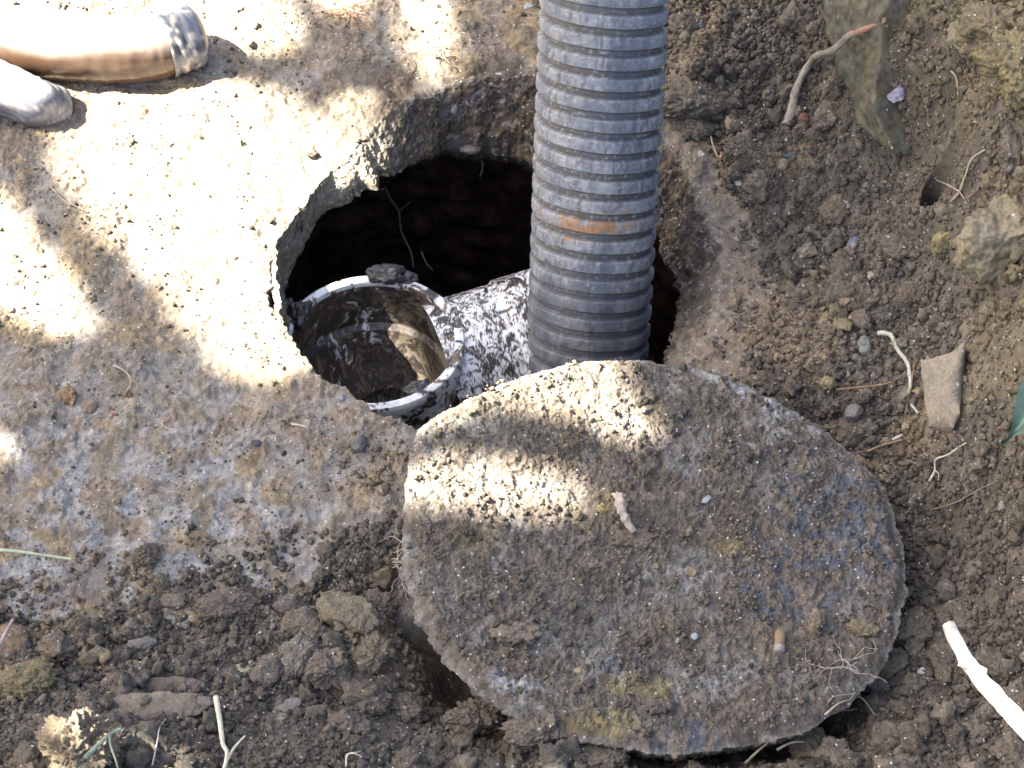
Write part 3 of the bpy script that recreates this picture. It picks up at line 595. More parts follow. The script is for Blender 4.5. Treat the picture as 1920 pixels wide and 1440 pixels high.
def inpoly(P, poly):
    x, y = P.T; c = np.zeros(len(P), bool); n = len(poly)
    for i in range(n):
        x1, y1 = poly[i]; x2, y2 = poly[i-1]; m = (y1 > y) != (y2 > y)
        c ^= m & (x < (x2-x1)*(y-y1)/(y2-y1+1e-12)+x1)
    return c
def tree():  # the added, unseen shade tree
    c0 = uv((0, -.25, 0)); n = 62000
    P2 = np.stack([RNG.normal(0, .9, n), RNG.normal(0, .8, n)], -1); P2 = np.clip(P2, -2.1, 2.1)
    m = np.arange(n) < 36000; P2[m] = np.stack([RNG.uniform(-1.2, 1.2, m.sum()), RNG.uniform(-1.0, 1.0, m.sum())], -1)
    P2 += c0; sz = RNG.uniform(.014, .026, n); bad = np.zeros(n, bool)
    for dx, dy in ((0, 0), (1, 0), (-1, 0), (0, 1), (0, -1)):
        Q = P2+np.stack([dx*sz*.95, dy*sz*.95], -1)
        for pl in LIT: bad |= inpoly(Q, pl)
    P2 = P2[~bad]; sz = sz[~bad]; n = len(P2); dd = 5.0+RNG.normal(0, .28, n)
    C3 = P2[:, :1]*U+P2[:, 1:]*W+dd[:, None]*SUN
    nn = SUN+RNG.normal(0, .35, (n, 3)); nn /= np.linalg.norm(nn, axis=1)[:, None]
    t1 = np.cross(nn, RNG.normal(size=(n, 3))); t1 /= np.linalg.norm(t1, axis=1)[:, None]; t2 = np.cross(nn, t1)
    L = []
    for a, b, h in ((1.5, 0, -.12), (.45, .8, .1), (-.7, .7, .1), (-1.4, 0, -.1), (-.7, -.7, .1), (.45, -.8, .1)):
        L.append(C3+(t1*a+t2*b*.8+nn*h)*sz[:, None])
    V = np.stack(L, 1).reshape(-1, 3); k = np.arange(n)[:, None]*6
    F = np.concatenate([k+np.array([0, 1, 2, 3]), k+np.array([0, 3, 4, 5])])
    col = np.repeat(np.array([.05, .10, .03])*RNG.uniform(.6, 1.5, (n, 1)), 6, 0)
    gz = .3; base = np.array([-7.2, 2.0, gz]); root = empty('added_shade_tree', tuple(base))
    tag(root, 'leafy tree added outside the picture, crown shaped to dapple the sunlight on the dig', 'tree')
    child(mesh_np('added_crown', V, F, M_LEAF, col, False), root)
    cc = c0[0]*U+c0[1]*W+5.0*SUN
    tb = [tube([base-np.array([0, 0, .1]), base+np.array([.15, -.05, 1.2]), base+np.array([.5, -.2, 2.4]), base+np.array([.9, -.5, 3.6])], [.17, .14, .12, .09], 14, 6, .2)]
    for k in range(9):
        u_, w_ = random.uniform(-1.4, -.75), random.uniform(-1.3, 1.3); e = cc+u_*U+w_*W
        tb.append(tube([base+np.array([.5, -.2, 2.4]), (base+np.array([.6, -.3, 2.7]))*.5+e*.5+np.array([0, 0, .25]), e], [.06, .035, .01], 8, 6, .2, k))
    child(mtubes('trunk', tb, M_ROOT, (.12, .09, .06)), root)
tree()
#OBJECTS
# ---------------------------------------------------------------- brown pipe and grey sleeve, top left
def brown_pipe():
    root = empty('drain_pipe', tuple(at(150, 110, .05))); tag(root, 'glossy brown drain pipe with a bent end lying on the sunlit tank top', 'pipe')
    z = .034; pts = [at(-560, 20, z), at(-300, 50, z), at(-60, 72, z), at(60, 84, z), at(170, 92, z), at(250, 92, z), at(305, 84, z), at(335, 74, z)]
    v, f = tube(pts, [.047]*5+[.047, .046, .045], 48, 12, .03, 3)
    k = pnoise(v, 14, 3); c = np.zeros(v.shape)+np.array([.080, .045, .026]); c = mixc(c, ss(.0, .4, k), (.10, .065, .045)); c = mixc(c, ss(.024, .044, v[:, 2]-.034+.012*pnoise(v, 9, 4)), (.34, .30, .24))  # paler upper side paints in the sun's glare on the pipe
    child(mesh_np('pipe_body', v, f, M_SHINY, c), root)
    a, b = at(305, 84, z), at(360, 66, z); Ls = []
    for i in range(7):
        t = i/6; p = a*(1-t)+b*t; Ls.append((p, .0455+.003*(i % 2)-.002*max(0, i-5)))
    n = 60; th = np.linspace(0, 2*math.pi, n, endpoint=False); dr = b-a; dr /= np.linalg.norm(dr); u = np.cross(dr, [0, 0, 1.]); u /= np.linalg.norm(u); w_ = np.cross(dr, u); V = []
    prof = []
    for i in range(40):
        t = i/39; r = .0480+.0010*math.sin(t*26); r = r*math.sqrt(max(0, 1-max(0, (t-.62)/.38)**2)) if t > .62 else r; prof.append((t*.062, max(r, .0005)))
    for t, r in prof:
        V.append(a+dr*t+(u[None]*np.cos(th)[:, None]+w_[None]*np.sin(th)[:, None])*(r*(1+.02*np.sin(th*5+t*60)))[:, None])
    V = np.concatenate(V); k = pnoise(V, 60, 2); c = np.zeros(V.shape)+np.array([.20, .20, .215]); c = mixc(c, ss(0, .3, k), (.08, .08, .10)); c = mixc(c, ss(.2, .4, pnoise(V, 90, 5)), (.5, .45, .36))
    child(mesh_np('end_sleeve', V, gridfaces(n, 40, True), M_FILM, c), root)
    # grey streaked pipe running under it
    z = .035; pts = [at(-330, 60, z+.01), at(-120, 120, z), at(-10, 160, z), at(60, 190, z-.004), at(108, 205, z-.035)]
    v, f = tube(pts, [.037, .037, .036, .034, .031], 40, 14, .06, 8)
    d = np.array(pts[2])-np.array(pts[0]); d /= np.linalg.norm(d); q_ = v-pts[0]; al = q_@d; rest = q_-al[:, None]*d
    k = np.array([mnoise.noise(Vector((rest[i][0]*130, rest[i][2]*130, al[i]*9))) for i in range(len(v))])
    c = np.zeros(v.shape)+np.array([.15, .155, .17]); c = mixc(c, ss(0, .3, k), (.09, .09, .11)); c = mixc(c, ss(.05, .3, -k), (.34, .32, .29))
    o = mesh_np('plastic_sleeve', v+k[:, None]*rest*.035, f, M_FILM, c); origin(o, tuple(pts[2])); tag(o, 'crumpled grey plastic sleeve lying below the brown pipe at the picture edge', 'plastic sleeve')
brown_pipe()
# ---------------------------------------------------------------- roots, twigs, stems
def strand(name, pts, r, col, label, cat='root', lift=.002, branches=(), group=None, col2=None, seg=8, wob=.3, seed=1):
    L = []
    def P3(p): q_ = hit(p[0], p[1]) if len(p) < 4 else at(p[0], p[1], p[3]); return q_+np.array([0, 0, (p[2] if len(p) > 2 else lift)])
    def mk(pp, r0, r1, sd):
        P = [P3(p) for p in pp]; n = len(P); L.append(tube([p+np.array([0, -.002, .005 if len(pp[0]) < 4 else 0]) for p in P], [r0+(r1-r0)*i/(n-1) for i in range(n)], seg, 7, wob, sd))
    mk(pts, r, r*.55, seed)
    for i, b in enumerate(branches): mk(b, r*.6, r*.25, seed+i+3)
    def cf(V):
        k = pnoise(V, 70, seed); c = np.zeros(V.shape)+np.array(col); return mixc(c, ss(-.1, .5, k)*.6, col2 or tuple(x*.55 for x in col))
    o = mtubes(name, L, M_ROOT, cf); p = P3(pts[0]); origin(o, tuple(p)); return tag(o, label, cat, group)
W_ = (.52, .47, .38); PA = (.42, .36, .27); TN = (.30, .23, .15)
b = strand('branch', [(1474,238),(1486,205,.006),(1492,178,.012),(1520,135,.022),(1560,98,0,0.210),(1588,72,0,0.230),(1612,62,0,0.240),(1640,50,0,0.255),(1660,40,0,0.265)], .0062, (.30, .26, .21), 'crooked grey branch with a bare reddish upper end, lying on the bank', 'branch', col2=(.14, .10, .08), seed=2, seg=12, wob=.45, branches=[[(1655,42,0,0.260),(1664,34,0,0.265),(1662,50,0,0.260)]])
me = b.data; 
n_ = len(me.vertices); a_ = np.empty(n_*3, np.float32); me.vertices.foreach_get('co', a_); a_ = a_.reshape(-1, 3)+np.array(b.location); q_ = a_-CAM; ppx = 960+q_@RT/(q_@FW)/HX*960
cc = np.empty(n_*4, np.float32); me.attributes['Col'].data.foreach_get('color', cc); cc = cc.reshape(-1, 4); kk = ss(1580, 1610, ppx)*.8; cc[:, :3] = cc[:, :3]*(1-kk[:, None])+np.array([.36, .19, .12])*kk[:, None]; me.attributes['Col'].data.foreach_set('color', cc.ravel())
strand('root', [(1645,630,.004),(1668,636,.006),(1680,662,.006),(1700,690,.006),(1704,730,.008),(1702,755,.005),(1720,780,.003)], .0033, (.46, .46, .38), 'pale wavy root thicker than its neighbours, left of the grey block stone', col2=(.25, .27, .2), seed=4)
strand('pine_needle', [(1712,690,.012),(1704,740,.010),(1694,788,.004)], .0011, (.30, .2, .12), 'straight brown needle lying steeply across the pale wavy root', 'needle', seed=5, wob=.05)
strand('pine_needle', [(1566,736,.004),(1630,734,.009),(1668,727,.010),(1700,706,.012)], .0012, (.28, .19, .12), 'curved brown needle lying level, its right end on the pale wavy root', 'needle', seed=6, wob=.05)
strand('root', [(1740,908,.004),(1750,890,.006),(1752,870,.007),(1775,860,.006),(1795,845,.005),(1810,835,.003)], .0016, W_, 'thin white kinked root on the soil right of the lid, forked at its lower end', branches=[[(1750,888,.006),(1758,895,.004),(1757,905,.002)]], seed=7)
strand('root', [(1782,384,.003),(1796,370,.008),(1806,345,.014),(1818,315,.014),(1844,290,.006)], .0019, PA, 'pale root arching beside the dark burrow in the bank', branches=[[(1796,370,.008),(1775,360,.010),(1752,352,.012)], [(1796,370,.008),(1806,380,.004)]], seed=8)
strand('root', [(1780,142,.006),(1790,155,.006),(1795,185,.002)], .0014, PA, 'short pale rootlet hanging from a torn root stub high on the bank', seed=9)
strand('root', [(1640,210,.003),(1645,180,.006),(1652,160,.006),(1668,154,.003)], .0009, TN, 'hair-thin root left of the purple stone', seed=10)
strand('root', [(1332,262,.004),(1338,285,.004),(1350,308,.002)], .0011, PA, 'short fine root on the soil right of the hose', seed=11)
strand('root', [(1745,960,.003),(1790,948,.005),(1830,925,.004),(1870,905,.003)], .0009, TN, 'long hair-thin brown root crossing the soil right of the lid', seed=12)
strand('twig', [(1625,852,.004),(1650,843,.006),(1690,832,.006)], .0018, TN, 'short brown twig just beyond the right edge of the lid', 'twig', seed=13)
strand('twig', [(1672,830,.004),(1690,822,.006)], .0022, (.5,.5,.46), 'tiny pale twig end beside the short brown twig', 'twig', seed=14)
strand('root', [(1810,378,.003),(1830,364,.005),(1834,350,.004)], .0008, TN, 'wispy root below the arching pale root', seed=15)
strand('root', [(1868,278,.003),(1885,270,.005),(1897,268,.004)], .0011, PA, 'little pale root stub right of the burrow', seed=16)
strand('root', [(1688,448,.003),(1700,456,.004)], .0010, PA, 'tiny pale rootlet above the tan oval stone', seed=17)
strand('root', [(1545,1345,.004),(1568,1330,.010),(1590,1325,.014),(1612,1318,.010),(1640,1345,.002)], .0014, PA, 'branched dry root sticking out below the lower right lid edge', branches=[[(1568,1330,.010),(1585,1340,.008),(1605,1335,.006)], [(1575,1328,.012),(1580,1345,.006)], [(1590,1325,.014),(1600,1310,.014)], [(1600,1312,.012),(1560,1318,.012),(1548,1330,.008)]], seed=18)
strand('root', [(1455,1410,.004),(1480,1402,.010),(1506,1400,.010)], .0018, W_, 'white root lying under the front edge of the lid', seed=19)
strand('straw', [(1395,1442,.012),(1415,1425,.016),(1438,1404,.014)], .0019, (.40, .36, .25), 'pale dry straw at the bottom edge, in front of the lid', 'straw', seed=20, wob=.05)
strand('root', [(650,1442,.004),(652,1424,.008),(665,1420,.008),(680,1424,.004)], .0014, W_, 'small bent white root at the bottom edge', branches=[[(665,1420,.008),(678,1414,.006)]], seed=21)
strand('root', [(288,1440,.005),(298,1400,.010),(303,1372,.010),(314,1354,.006)], .0010, (.42,.38,.36), 'upright hair-thin root left of the forked stalk', seed=22)
strand('root', [(50,1402,.004),(66,1400,.008),(70,1418,.006),(80,1432,.002)], .0011, (.42,.38,.36), 'bent thin root in the bottom left corner', branches=[[(66,1400,.008),(90,1398,.004)]], seed=23)
strand('straw', [(548,800,.003),(562,803,.005),(578,806,.003)], .0013, W_, 'tiny white straw on the tank top below the opening', 'straw', seed=24)
strand('root', [(214,690,.003),(236,702,.005),(248,722,.005),(234,744,.002)], .0012, PA, 'curled pale root on the shaded tank top', seed=25)
strand('root', [(95,355,.004),(125,385,.006),(158,398,.003)], .0010, TN, 'thin brown root on the tank top in the shadow streak', seed=26)
# root tuft between tank and lid: one plant's roots
def tuft(cx, cy, n, spr, label, r=.0009, sx=1, drop=0, col=(.36,.31,.27), seed=3):
    rs = random.Random(seed); L = []; o0 = hit(cx, cy)
    for k in range(n):
        a = rs.uniform(0, 6.28); p = o0+np.array([rs.uniform(-.01, .01), rs.uniform(-.01, .01), .012]); P = [p]
        for j in range(6):
            a += rs.uniform(-.8, .8); st = spr/6*rs.uniform(.6, 1.2); p = p+np.array([math.cos(a)*st*sx, math.sin(a)*st, rs.uniform(-.004, .004)-drop/6]); P.append(p)
        L.append(tube(P, list(np.linspace(r, r*.4, 7)), 6, 4, .2, k))
    o = mtubes('root_tuft', L, M_ROOT, col); origin(o, tuple(o0)); return tag(o, label, 'roots')
tuft(752, 1060, 22, .07, 'tangle of hair-thin roots at the left edge of the lid', seed=4)
tuft(760, 1105, 10, .06, 'lower loose root tangle hanging down the left lid edge', drop=.03, seed=5)
tuft(650, 30, 26, .06, 'reddish fibrous roots on the tank top near the upper edge', col=(.26,.16,.10), seed=6, r=.0007)
tuft(820, 110, 16, .05, 'pale fibrous roots in the sunlit streak left of the hose', col=(.4,.32,.22), seed=7, r=.0006)
tuft(1590, 1260, 9, .06, 'fine roots trailing over the lower right part of the lid', seed=8, r=.0006)
# stems that stand in front, near the camera
strand('stick', [(2200,1650,0,.36)]+[(p[0], p[1], 0, .36) for p in STK[::-1]], .0118, (.62,.56,.48), 'thick sunlit dead stick reaching in from the lower right corner', 'stick', branches=[[(1845,1262,0,.36),(1818,1246,0,.364),(1797,1240,0,.366)]], seed=31, seg=18, wob=.3, col2=(.42,.36,.28))
strand('stalk', [(405,1303,0,.30),(412,1345,0,.30),(418,1390,0,.30),(424,1425,0,.30),(380,1560,0,.28)], .0032, (.55,.50,.38), 'forked pale sunlit stalk standing up from the bottom edge', 'stalk', branches=[[(424,1425,0,.30),(440,1398,0,.30),(460,1376,0,.30)]], seed=32, wob=.08, col2=(.40,.42,.22))
strand('grass_stem', [(160,1418,0,.24),(190,1388,0,.24),(208,1372,0,.24),(228,1363,0,.24)], .0030, (.26,.29,.22), 'grey green grass stem with a bent top above the sunlit clod', 'grass stem', branches=[[(207,1373,0,.24),(208,1395,0,.24),(222,1440,0,.24),(226,1500,0,.2)]], seed=33, wob=.05)
strand('grass_stem', [(-40,1027,0,.10),(30,1031,0,.10),(80,1038,0,.10),(136,1046,0,.10)], .0024, (.42,.46,.30), 'pale green grass stem reaching in from the left edge', 'grass stem', seed=34, wob=.05)
strand('twig', [(-20,1250,0,.12),(5,1195,0,.12),(25,1158,0,.12)], .0030, (.45,.36,.30), 'blurred pinkish twig at the left edge', 'twig', seed=35, wob=.1)
# hanging roots inside the opening
for i, (pts, lb) in enumerate(((((722,350),(735,375),(748,395),(752,430),(770,470),(775,500)), 'long dead root hanging in the dark of the opening'), (((790,470),(800,492),(812,505)), 'short root end low in the dark of the opening'), (((902,292),(905,310),(900,330)), 'whitish root wisp hanging from the far rim of the opening'))):
    strand('root', [(p[0], p[1], 0, -.19-.01*j) for j, p in enumerate(pts)], .0022 if i == 0 else .0014, (.10,.075,.06) if i < 2 else (.25,.23,.2), lb, seed=40+i, branches=[[(748,395,0,-.21),(765,380,0,-.205),(772,374,0,-.205)], [(735,375,0,-.20),(722,360,0,-.205),(716,352,0,-.21)]] if i == 0 else ())
# green leaf at the right edge
def leaf():
    p0 = at(1880, 832, .235); p1 = at(1935, 770, .27); d = p1-p0; L_ = np.linalg.norm(d); d /= L_; sdv = np.cross(d, [.2, -.3, 1.]); sdv /= np.linalg.norm(sdv); nn = np.cross(sdv, d); V = []
    for i in range(21):
        t = i/20*2.6; wd = .030*math.sin(min(1, max(0, (t-.30)/2.6))*math.pi)**1.3+.0020
        for j in range(9): s_ = (j-4)/4; V.append(p0+d*L_*t+sdv*wd*s_+nn*(.010*abs(s_)**1.5+.008*math.sin(t*2)))
    V = np.array(V); F = gridfaces(9, 21); V2 = V-nn*.0006; n = len(V)
    o = mesh_np('green_leaf', np.concatenate([V, V2]), np.concatenate([F, F[:, ::-1]+n]), M_LEAF, np.tile((np.array([.13, .19, .14])[None]*(1+.9*(np.abs((np.arange(n)%9)-4) < 1))[:, None])*(1+.3*pnoise(V, 90, 3))[:, None], (2, 1))); origin(o, tuple(p0)); tag(o, 'smooth grey green leaf poking in at the right edge', 'leaf')
leaf()
# ---------------------------------------------------------------- stones and clods one can tell apart
def slab():
    pts = [(1535,-60),(1552,0),(1540,60),(1545,120),(1575,170),(1600,215),(1640,250),(1690,290),(1672,250),(1650,190),(1655,130),(1650,70),(1668,20),(1680,-60)]
    zt = {0:.185,1:.18,2:.17,3:.165,4:.155,5:.15,6:.15,7:.155,8:.175,9:.20,10:.23,11:.255,12:.275,13:.29}
    P = np.array([at(a, b, zt[i]) for i, (a, b) in enumerate(pts)]); c0 = P.mean(0); bm = bmesh.new()
    nrm = np.linalg.svd(P-c0)[2][2]; nrm = nrm*(1 if nrm@(CAM-c0) > 0 else -1)
    P = P-((P-c0)@nrm)[:, None]*nrm*.5
    vs = [bm.verts.new(p) for p in P]; f_ = bm.faces.new(vs); r_ = bmesh.ops.extrude_face_region(bm, geom=[f_]); 
    for v in r_['geom']:
        if isinstance(v, bmesh.types.BMVert): v.co -= Vector(nrm)*.06
    bmesh.ops.triangulate(bm, faces=bm.faces); 
    for _ in range(5): bmesh.ops.subdivide_edges(bm, edges=[e for e in bm.edges if e.calc_length() > .007], cuts=1, use_grid_fill=True); 
    bmesh.ops.triangulate(bm, faces=bm.faces); bm.verts.ensure_lookup_table(); bm.verts.index_update()
    v = np.array([x.co[:] for x in bm.verts]); f = np.array([[y.index for y in x.verts] for x in bm.faces]); bm.free()
    k1 = pnoise(v, 9, 2); k2 = pnoise(v, 30, 5); k3 = pnoise(v, 90, 8); k4 = pnoise(v, 200, 9); v = v+nrm*(k1*.022+k2*.008+k3*.004+k4*.0015)[:, None]
    c = np.zeros(v.shape)+np.array([.125, .122, .085]); c = mixc(c, ss(-.1, .3, k1+.5*k2)*.7, (.18, .155, .095)); c = mixc(c, ss(.1, .5, pnoise(v, 16, 12))*.8, (.12, .135, .11)); c = mixc(c, ss(-.1, .2, pnoise(v, 28, 22)+.5*k3)*.75, (.14, .12, .09)); c = mixc(c, ss(.2, .5, pnoise(v, 60, 15))*.4, (.2, .2, .18)); c = c*(.72+.5*pnoise(v, 120, 31))[:, None]
    o = mesh_np('rock_slab', v, f, M_ROCK, c, True); origin(o, tuple(c0)); tag(o, 'long greenish rock slab set on edge in the bank behind the crooked branch', 'rock')
slab()
def block():
    P = [at(a, b, z) for a, b, z in ((1722,672,.145),(1785,655,.175),(1812,636,.20),(1726,692,.135),(1800,692,.17),(1735,755,.11),(1745,798,.095),(1800,775,.135),(1788,806,.115))]
    bm = bmesh.new(); vs = [bm.verts.new(p) for p in P]+[bm.verts.new(p-np.array([-.02, -.03, .09])) for p in P]
    bmesh.ops.convex_hull(bm, input=vs); bmesh.ops.triangulate(bm, faces=bm.faces)
    for _ in range(5): bmesh.ops.subdivide_edges(bm, edges=[e for e in bm.edges if e.calc_length() > .005], cuts=1)
    bmesh.ops.triangulate(bm, faces=bm.faces); bmesh.ops.smooth_vert(bm, verts=bm.verts, factor=.5, use_axis_x=True, use_axis_y=True, use_axis_z=True)
    bm.verts.index_update(); v = np.array([x.co[:] for x in bm.verts]); f = np.array([[y.index for y in x.verts] for x in bm.faces]); n_ = np.array([x.normal[:] for x in bm.verts]); bm.free()
    v = v+n_*(pnoise(v, 25, 2)*.004+pnoise(v, 80, 3)*.0018)[:, None]; k = pnoise(v, 30, 4)
    c = np.zeros(v.shape)+np.array([.26, .22, .165]); c = mixc(c, ss(-.1, .4, k)*.6, (.19, .165, .13)); c0 = v.mean(0)
    o = mesh_np('block_stone', v, f, M_ROCK, c); origin(o, tuple(c0)); tag(o, 'flat-faced grey brown block stone standing out of the bank', 'stone')
block()
S = stone
S('boulder', 1880,455,(.12,.09,.13),(.25,.215,.14),'large tan boulder embedded in the bank at the right edge','boulder',.9,6,.3,.45,col2=(.19,.15,.08))
S('clay_lump',1860,70,(.10,.08,.08),OC,'big yellow clay lump near the upper right corner','clay lump',.5,6,1.,.45,mat=M_SOIL,lump=.22)
S('clay_lump',1905,130,(.09,.08,.07),(.23,.19,.10),'yellow clay lump below the one in the upper right corner','clay lump',.4,6,2.,.4,mat=M_SOIL,lump=.25)
S('stone',1812,70,(.055,.04,.045),(.22,.21,.13),'olive grey angular stone left of the upper clay lump',ang=.9,rot=.4)
S('quartz_stone',1683,183,(.032,.026,.024),(.26,.24,.36),'lavender quartz stone with chipped corners in the bank','stone',1.0,4,.5,.25,col2=(.36,.35,.46))
S('slate_chip',1601,456,(.020,.020,.006),(.14,.18,.25),'small dark blue-grey slate chip, nearest to the tan oval stone','slate chip',1.0,4,.2,.1)
S('slate_chip',1585,386,(.022,.018,.007),(.34,.34,.38),'light grey slate chip below the rusty speckled soil','slate chip',1.0,4,.9,.1)
S('slate_chip',1480,294,(.018,.010,.006),(.06,.09,.13),'tiny dark blue slate chip right of the hose','slate chip',1.0,4,.1,.1)
S('stone',1766,463,(.034,.022,.038),(.27,.235,.12),'tan upright oval stone low on the bank',ang=.35,rot=.1,sink=.3)
S('stone',1515,472,(.036,.028,.022),(.24,.20,.155),'squarish buff stone on the soil right of the opening',ang=.9)
S('stone',1632,517,(.018,.016,.008),(.40,.38,.28),'small pale cream chip right of the squarish buff stone',ang=1.)
S('clod',1395,282,(.055,.045,.035),SO,'rough brown clod on soil, just above the pale chips by the opening','clod',.5,6,mat=M_SOIL,lump=.25)
S('clod',1305,195,(.105,.075,.05),SO,'biggest brown clod, lying right against the hose','clod',.25,6,.2,.4,mat=M_SOIL,lump=.25)
S('clod',1303,245,(.055,.04,.03),(.13,.115,.095),'dark clod in front of the biggest clod beside the hose','clod',.5,6,mat=M_SOIL,lump=.2)
S('stone',1468,312,(.022,.017,.015),(.24,.19,.13),'small brown pebble on the soil above the buff stone',ang=.3)
S('stone',1370,232,(.024,.018,.014),(.27,.20,.145),'small orange-brown pebble among the clods right of the hose',ang=.3)
S('stone',1508,222,(.014,.014,.012),(.22,.095,.07),'tiny red stone at the lower end of the crooked branch',ang=.5)
S('stone',1315,290,(.015,.013,.005),(.42,.41,.38),'round whitish chip right of the hose at the rim',ang=.6)
S('stone',1387,345,(.013,.010,.005),(.46,.46,.44),'oval white chip on the soil right of the rim',ang=.6)
S('stone',1409,380,(.012,.009,.004),(.40,.44,.46),'bluish white chip below the oval white one',ang=1.)
S('clod',1565,398,(.05,.036,.028),(.17,.135,.10),'brown clod with a grey slate chip on its right','clod',.4,5,mat=M_SOIL,lump=.22)
S('clod',1660,588,(.048,.040,.028),(.13,.115,.10),'dark lumpy clod upper right of the pale wavy root','clod',.5,6,mat=M_SOIL,lump=.22)
S('clod',1615,603,(.042,.032,.026),(.17,.14,.11),'brown clod left of the dark lumpy one','clod',.6,5,mat=M_SOIL)
S('stone',1580,612,(.028,.022,.016),(.24,.205,.115),'olive tan stone left of the brown clod pair',ang=.9)
S('stone',1622,650,(.030,.020,.014),(.19,.20,.19),'flat greenish grey stone left of the pale wavy root',ang=.6)
S('stone',1552,722,(.020,.020,.018),(.25,.22,.12),'small round yellow pebble just above the lid',ang=.35)
S('stone',1600,775,(.028,.020,.016),(.19,.175,.165),'rounded grey stone beyond the upper right lid edge',ang=.3)
S('stone',1618,862,(.022,.018,.014),(.27,.18,.12),'orange-brown stone touching the right lid edge',ang=.7)
S('clod',1610,535,(.03,.024,.02),(.21,.17,.12),'light brown crumbly clod below the cream chip','clod',.5,5,mat=M_SOIL)
S('clod',1492,570,(.044,.03,.02),SO,'flattish brown clod on the blue stained soil','clod',.4,5,mat=M_SOIL)
S('clod',1710,1192,(.065,.05,.04),(.14,.115,.088),'brown clod leaning against the lower right lid edge','clod',.35,6,mat=M_SOIL,lump=.2,sink=.2)
S('clod',1662,1255,(.05,.045,.045),(.13,.11,.09),'dark angular clod below the one leaning on the lid','clod',.8,6,mat=M_SOIL,sink=.2)
S('clod',1640,1290,(.035,.03,.03),(.13,.115,.10),'small dark clod in the gap under the lower right lid edge','clod',.5,5,mat=M_SOIL)
S('stone',1728,1262,(.012,.010,.009),(.46,.46,.44),'small bright white pebble right of the lid',ang=.6)
S('clod',1520,1405,(.06,.05,.04),SO,'brown clod under the front edge of the lid, right side','clod',.4,6,mat=M_SOIL,lump=.2)
S('clod',1560,1425,(.05,.04,.035),(.14,.12,.10),'dark clod at the bottom edge right of the lid front','clod',.5,6,mat=M_SOIL,lump=.2)
S('clod',1130,1425,(.06,.05,.04),SO,'brown clod under the front edge of the lid, left of the middle','clod',.5,6,mat=M_SOIL,lump=.2)
S('clod',1015,1375,(.085,.055,.05),(.14,.12,.098),'big dark clod heap touching the lower left lid edge','clod',.3,6,.2,.3,mat=M_SOIL,lump=.28)
S('clod',890,1350,(.07,.045,.035),(.14,.12,.10),'long dark clod beside the gap at the lower left of the lid','clod',.4,6,.3,.3,mat=M_SOIL,lump=.25)
# left foreground
S('flat_clod',653,1158,(.095,.062,.030),(.17,.145,.10),'flat tan slab-like clod between the tank top and the lid','clod',.8,6,-.6,.2,mat=M_SOIL,lump=.12,seed=5)
S('clod',708,1138,(.05,.04,.035),(.14,.12,.10),'rounded dark clod behind the flat tan clod','clod',.4,6,mat=M_SOIL,lump=.2)
S('clod',700,1232,(.058,.045,.04),(.18,.145,.105),'orange-tinged clod in front of the flat tan one','clod',.5,6,mat=M_SOIL,lump=.2)
S('clod',430,1140,(.078,.042,.030),(.15,.12,.10),'elongated dark brown clod lying on the tank top','clod',.4,6,.1,.2,mat=M_SOIL,lump=.28)
S('clod',325,1130,(.036,.026,.016),(.16,.13,.105),'low brown clod left of the elongated one','clod',.4,5,mat=M_SOIL)
S('clod',542,1138,(.036,.03,.024),(.14,.115,.10),'small dark clod right of the elongated one','clod',.4,5,mat=M_SOIL)
S('clod',280,1045,(.038,.030,.026),(.13,.105,.085),'single dark round clod on the grey tank top','clod',.3,6,mat=M_SOIL,lump=.25)
S('clod',565,1170,(.05,.036,.028),SO,'brown clod at the edge of the loose earth, left of the flat tan one','clod',.5,6,mat=M_SOIL)
S('clod',560,1240,(.06,.05,.04),(.17,.15,.125),'pale dusty clod in the earth heap at lower left','clod',.4,6,mat=M_SOIL,lump=.2)
S('clod',620,1255,(.06,.045,.045),(.15,.125,.10),'rough clod right of the pale dusty one','clod',.4,6,mat=M_SOIL,lump=.25)
S('clod',500,1260,(.05,.04,.03),(.14,.12,.10),'brown clod left of the pale dusty one','clod',.5,6,mat=M_SOIL)
S('stone',462,1255,(.040,.018,.012),(.24,.23,.16),'flat pale greenish stone sliver in the lower left earth','stone',.9,5,-.3)
S('stone',290,1330,(.13,.038,.022),(.20,.165,.125),'long flat brown stone in the foreground at lower left','stone',.7,6,.05,.3)
S('stone',310,1288,(.09,.022,.018),(.16,.13,.105),'narrow brown stone just above the long flat one','stone',.7,5,.05,.35)
S('stone',540,1325,(.038,.020,.012),(.22,.205,.175),'small smooth grey stone in the foreground earth',ang=.6)
S('stone',272,1208,(.042,.018,.014),(.17,.16,.155),'thin grey stone at the edge of the concrete on the left',ang=.8,rot=.1)
S('clay_lump',45,1275,(.070,.055,.030),(.215,.175,.095),'cracked yellow clay lump at the left edge','clay lump',.5,6,.3,.3,mat=M_SOIL,lump=.22)
S('clod',160,1425,(.085,.07,.075),(.24,.19,.13),'crumbly clod lit by the sun in the lower left corner','clod',.3,6,mat=M_SOIL,lump=.35,sink=.1,z=.12)
S('clod',15,1215,(.05,.06,.03),(.22,.15,.10),'reddish brown clod above the cracked yellow lump','clod',.4,5,mat=M_SOIL)
S('pebble',673,835,(.024,.019,.016),(.11,.105,.105),'smooth dark grey pebble on the tank top below the opening','pebble',.0,5,lump=.10)
S('clay_lump',128,745,(.026,.024,.014),(.30,.20,.11),'crumbly orange clay lump on the shaded tank top','clay lump',.3,5,mat=M_SOIL,lump=.35)
S('clod',168,765,(.018,.024,.010),(.25,.18,.13),'small reddish crumb right of the orange clay lump','clod',.3,4,mat=M_SOIL)
S('bark_piece',60,728,(.026,.010,.006),(.16,.11,.08),'small dark bark piece left of the orange clay lump','bark',.8,4,-.5)
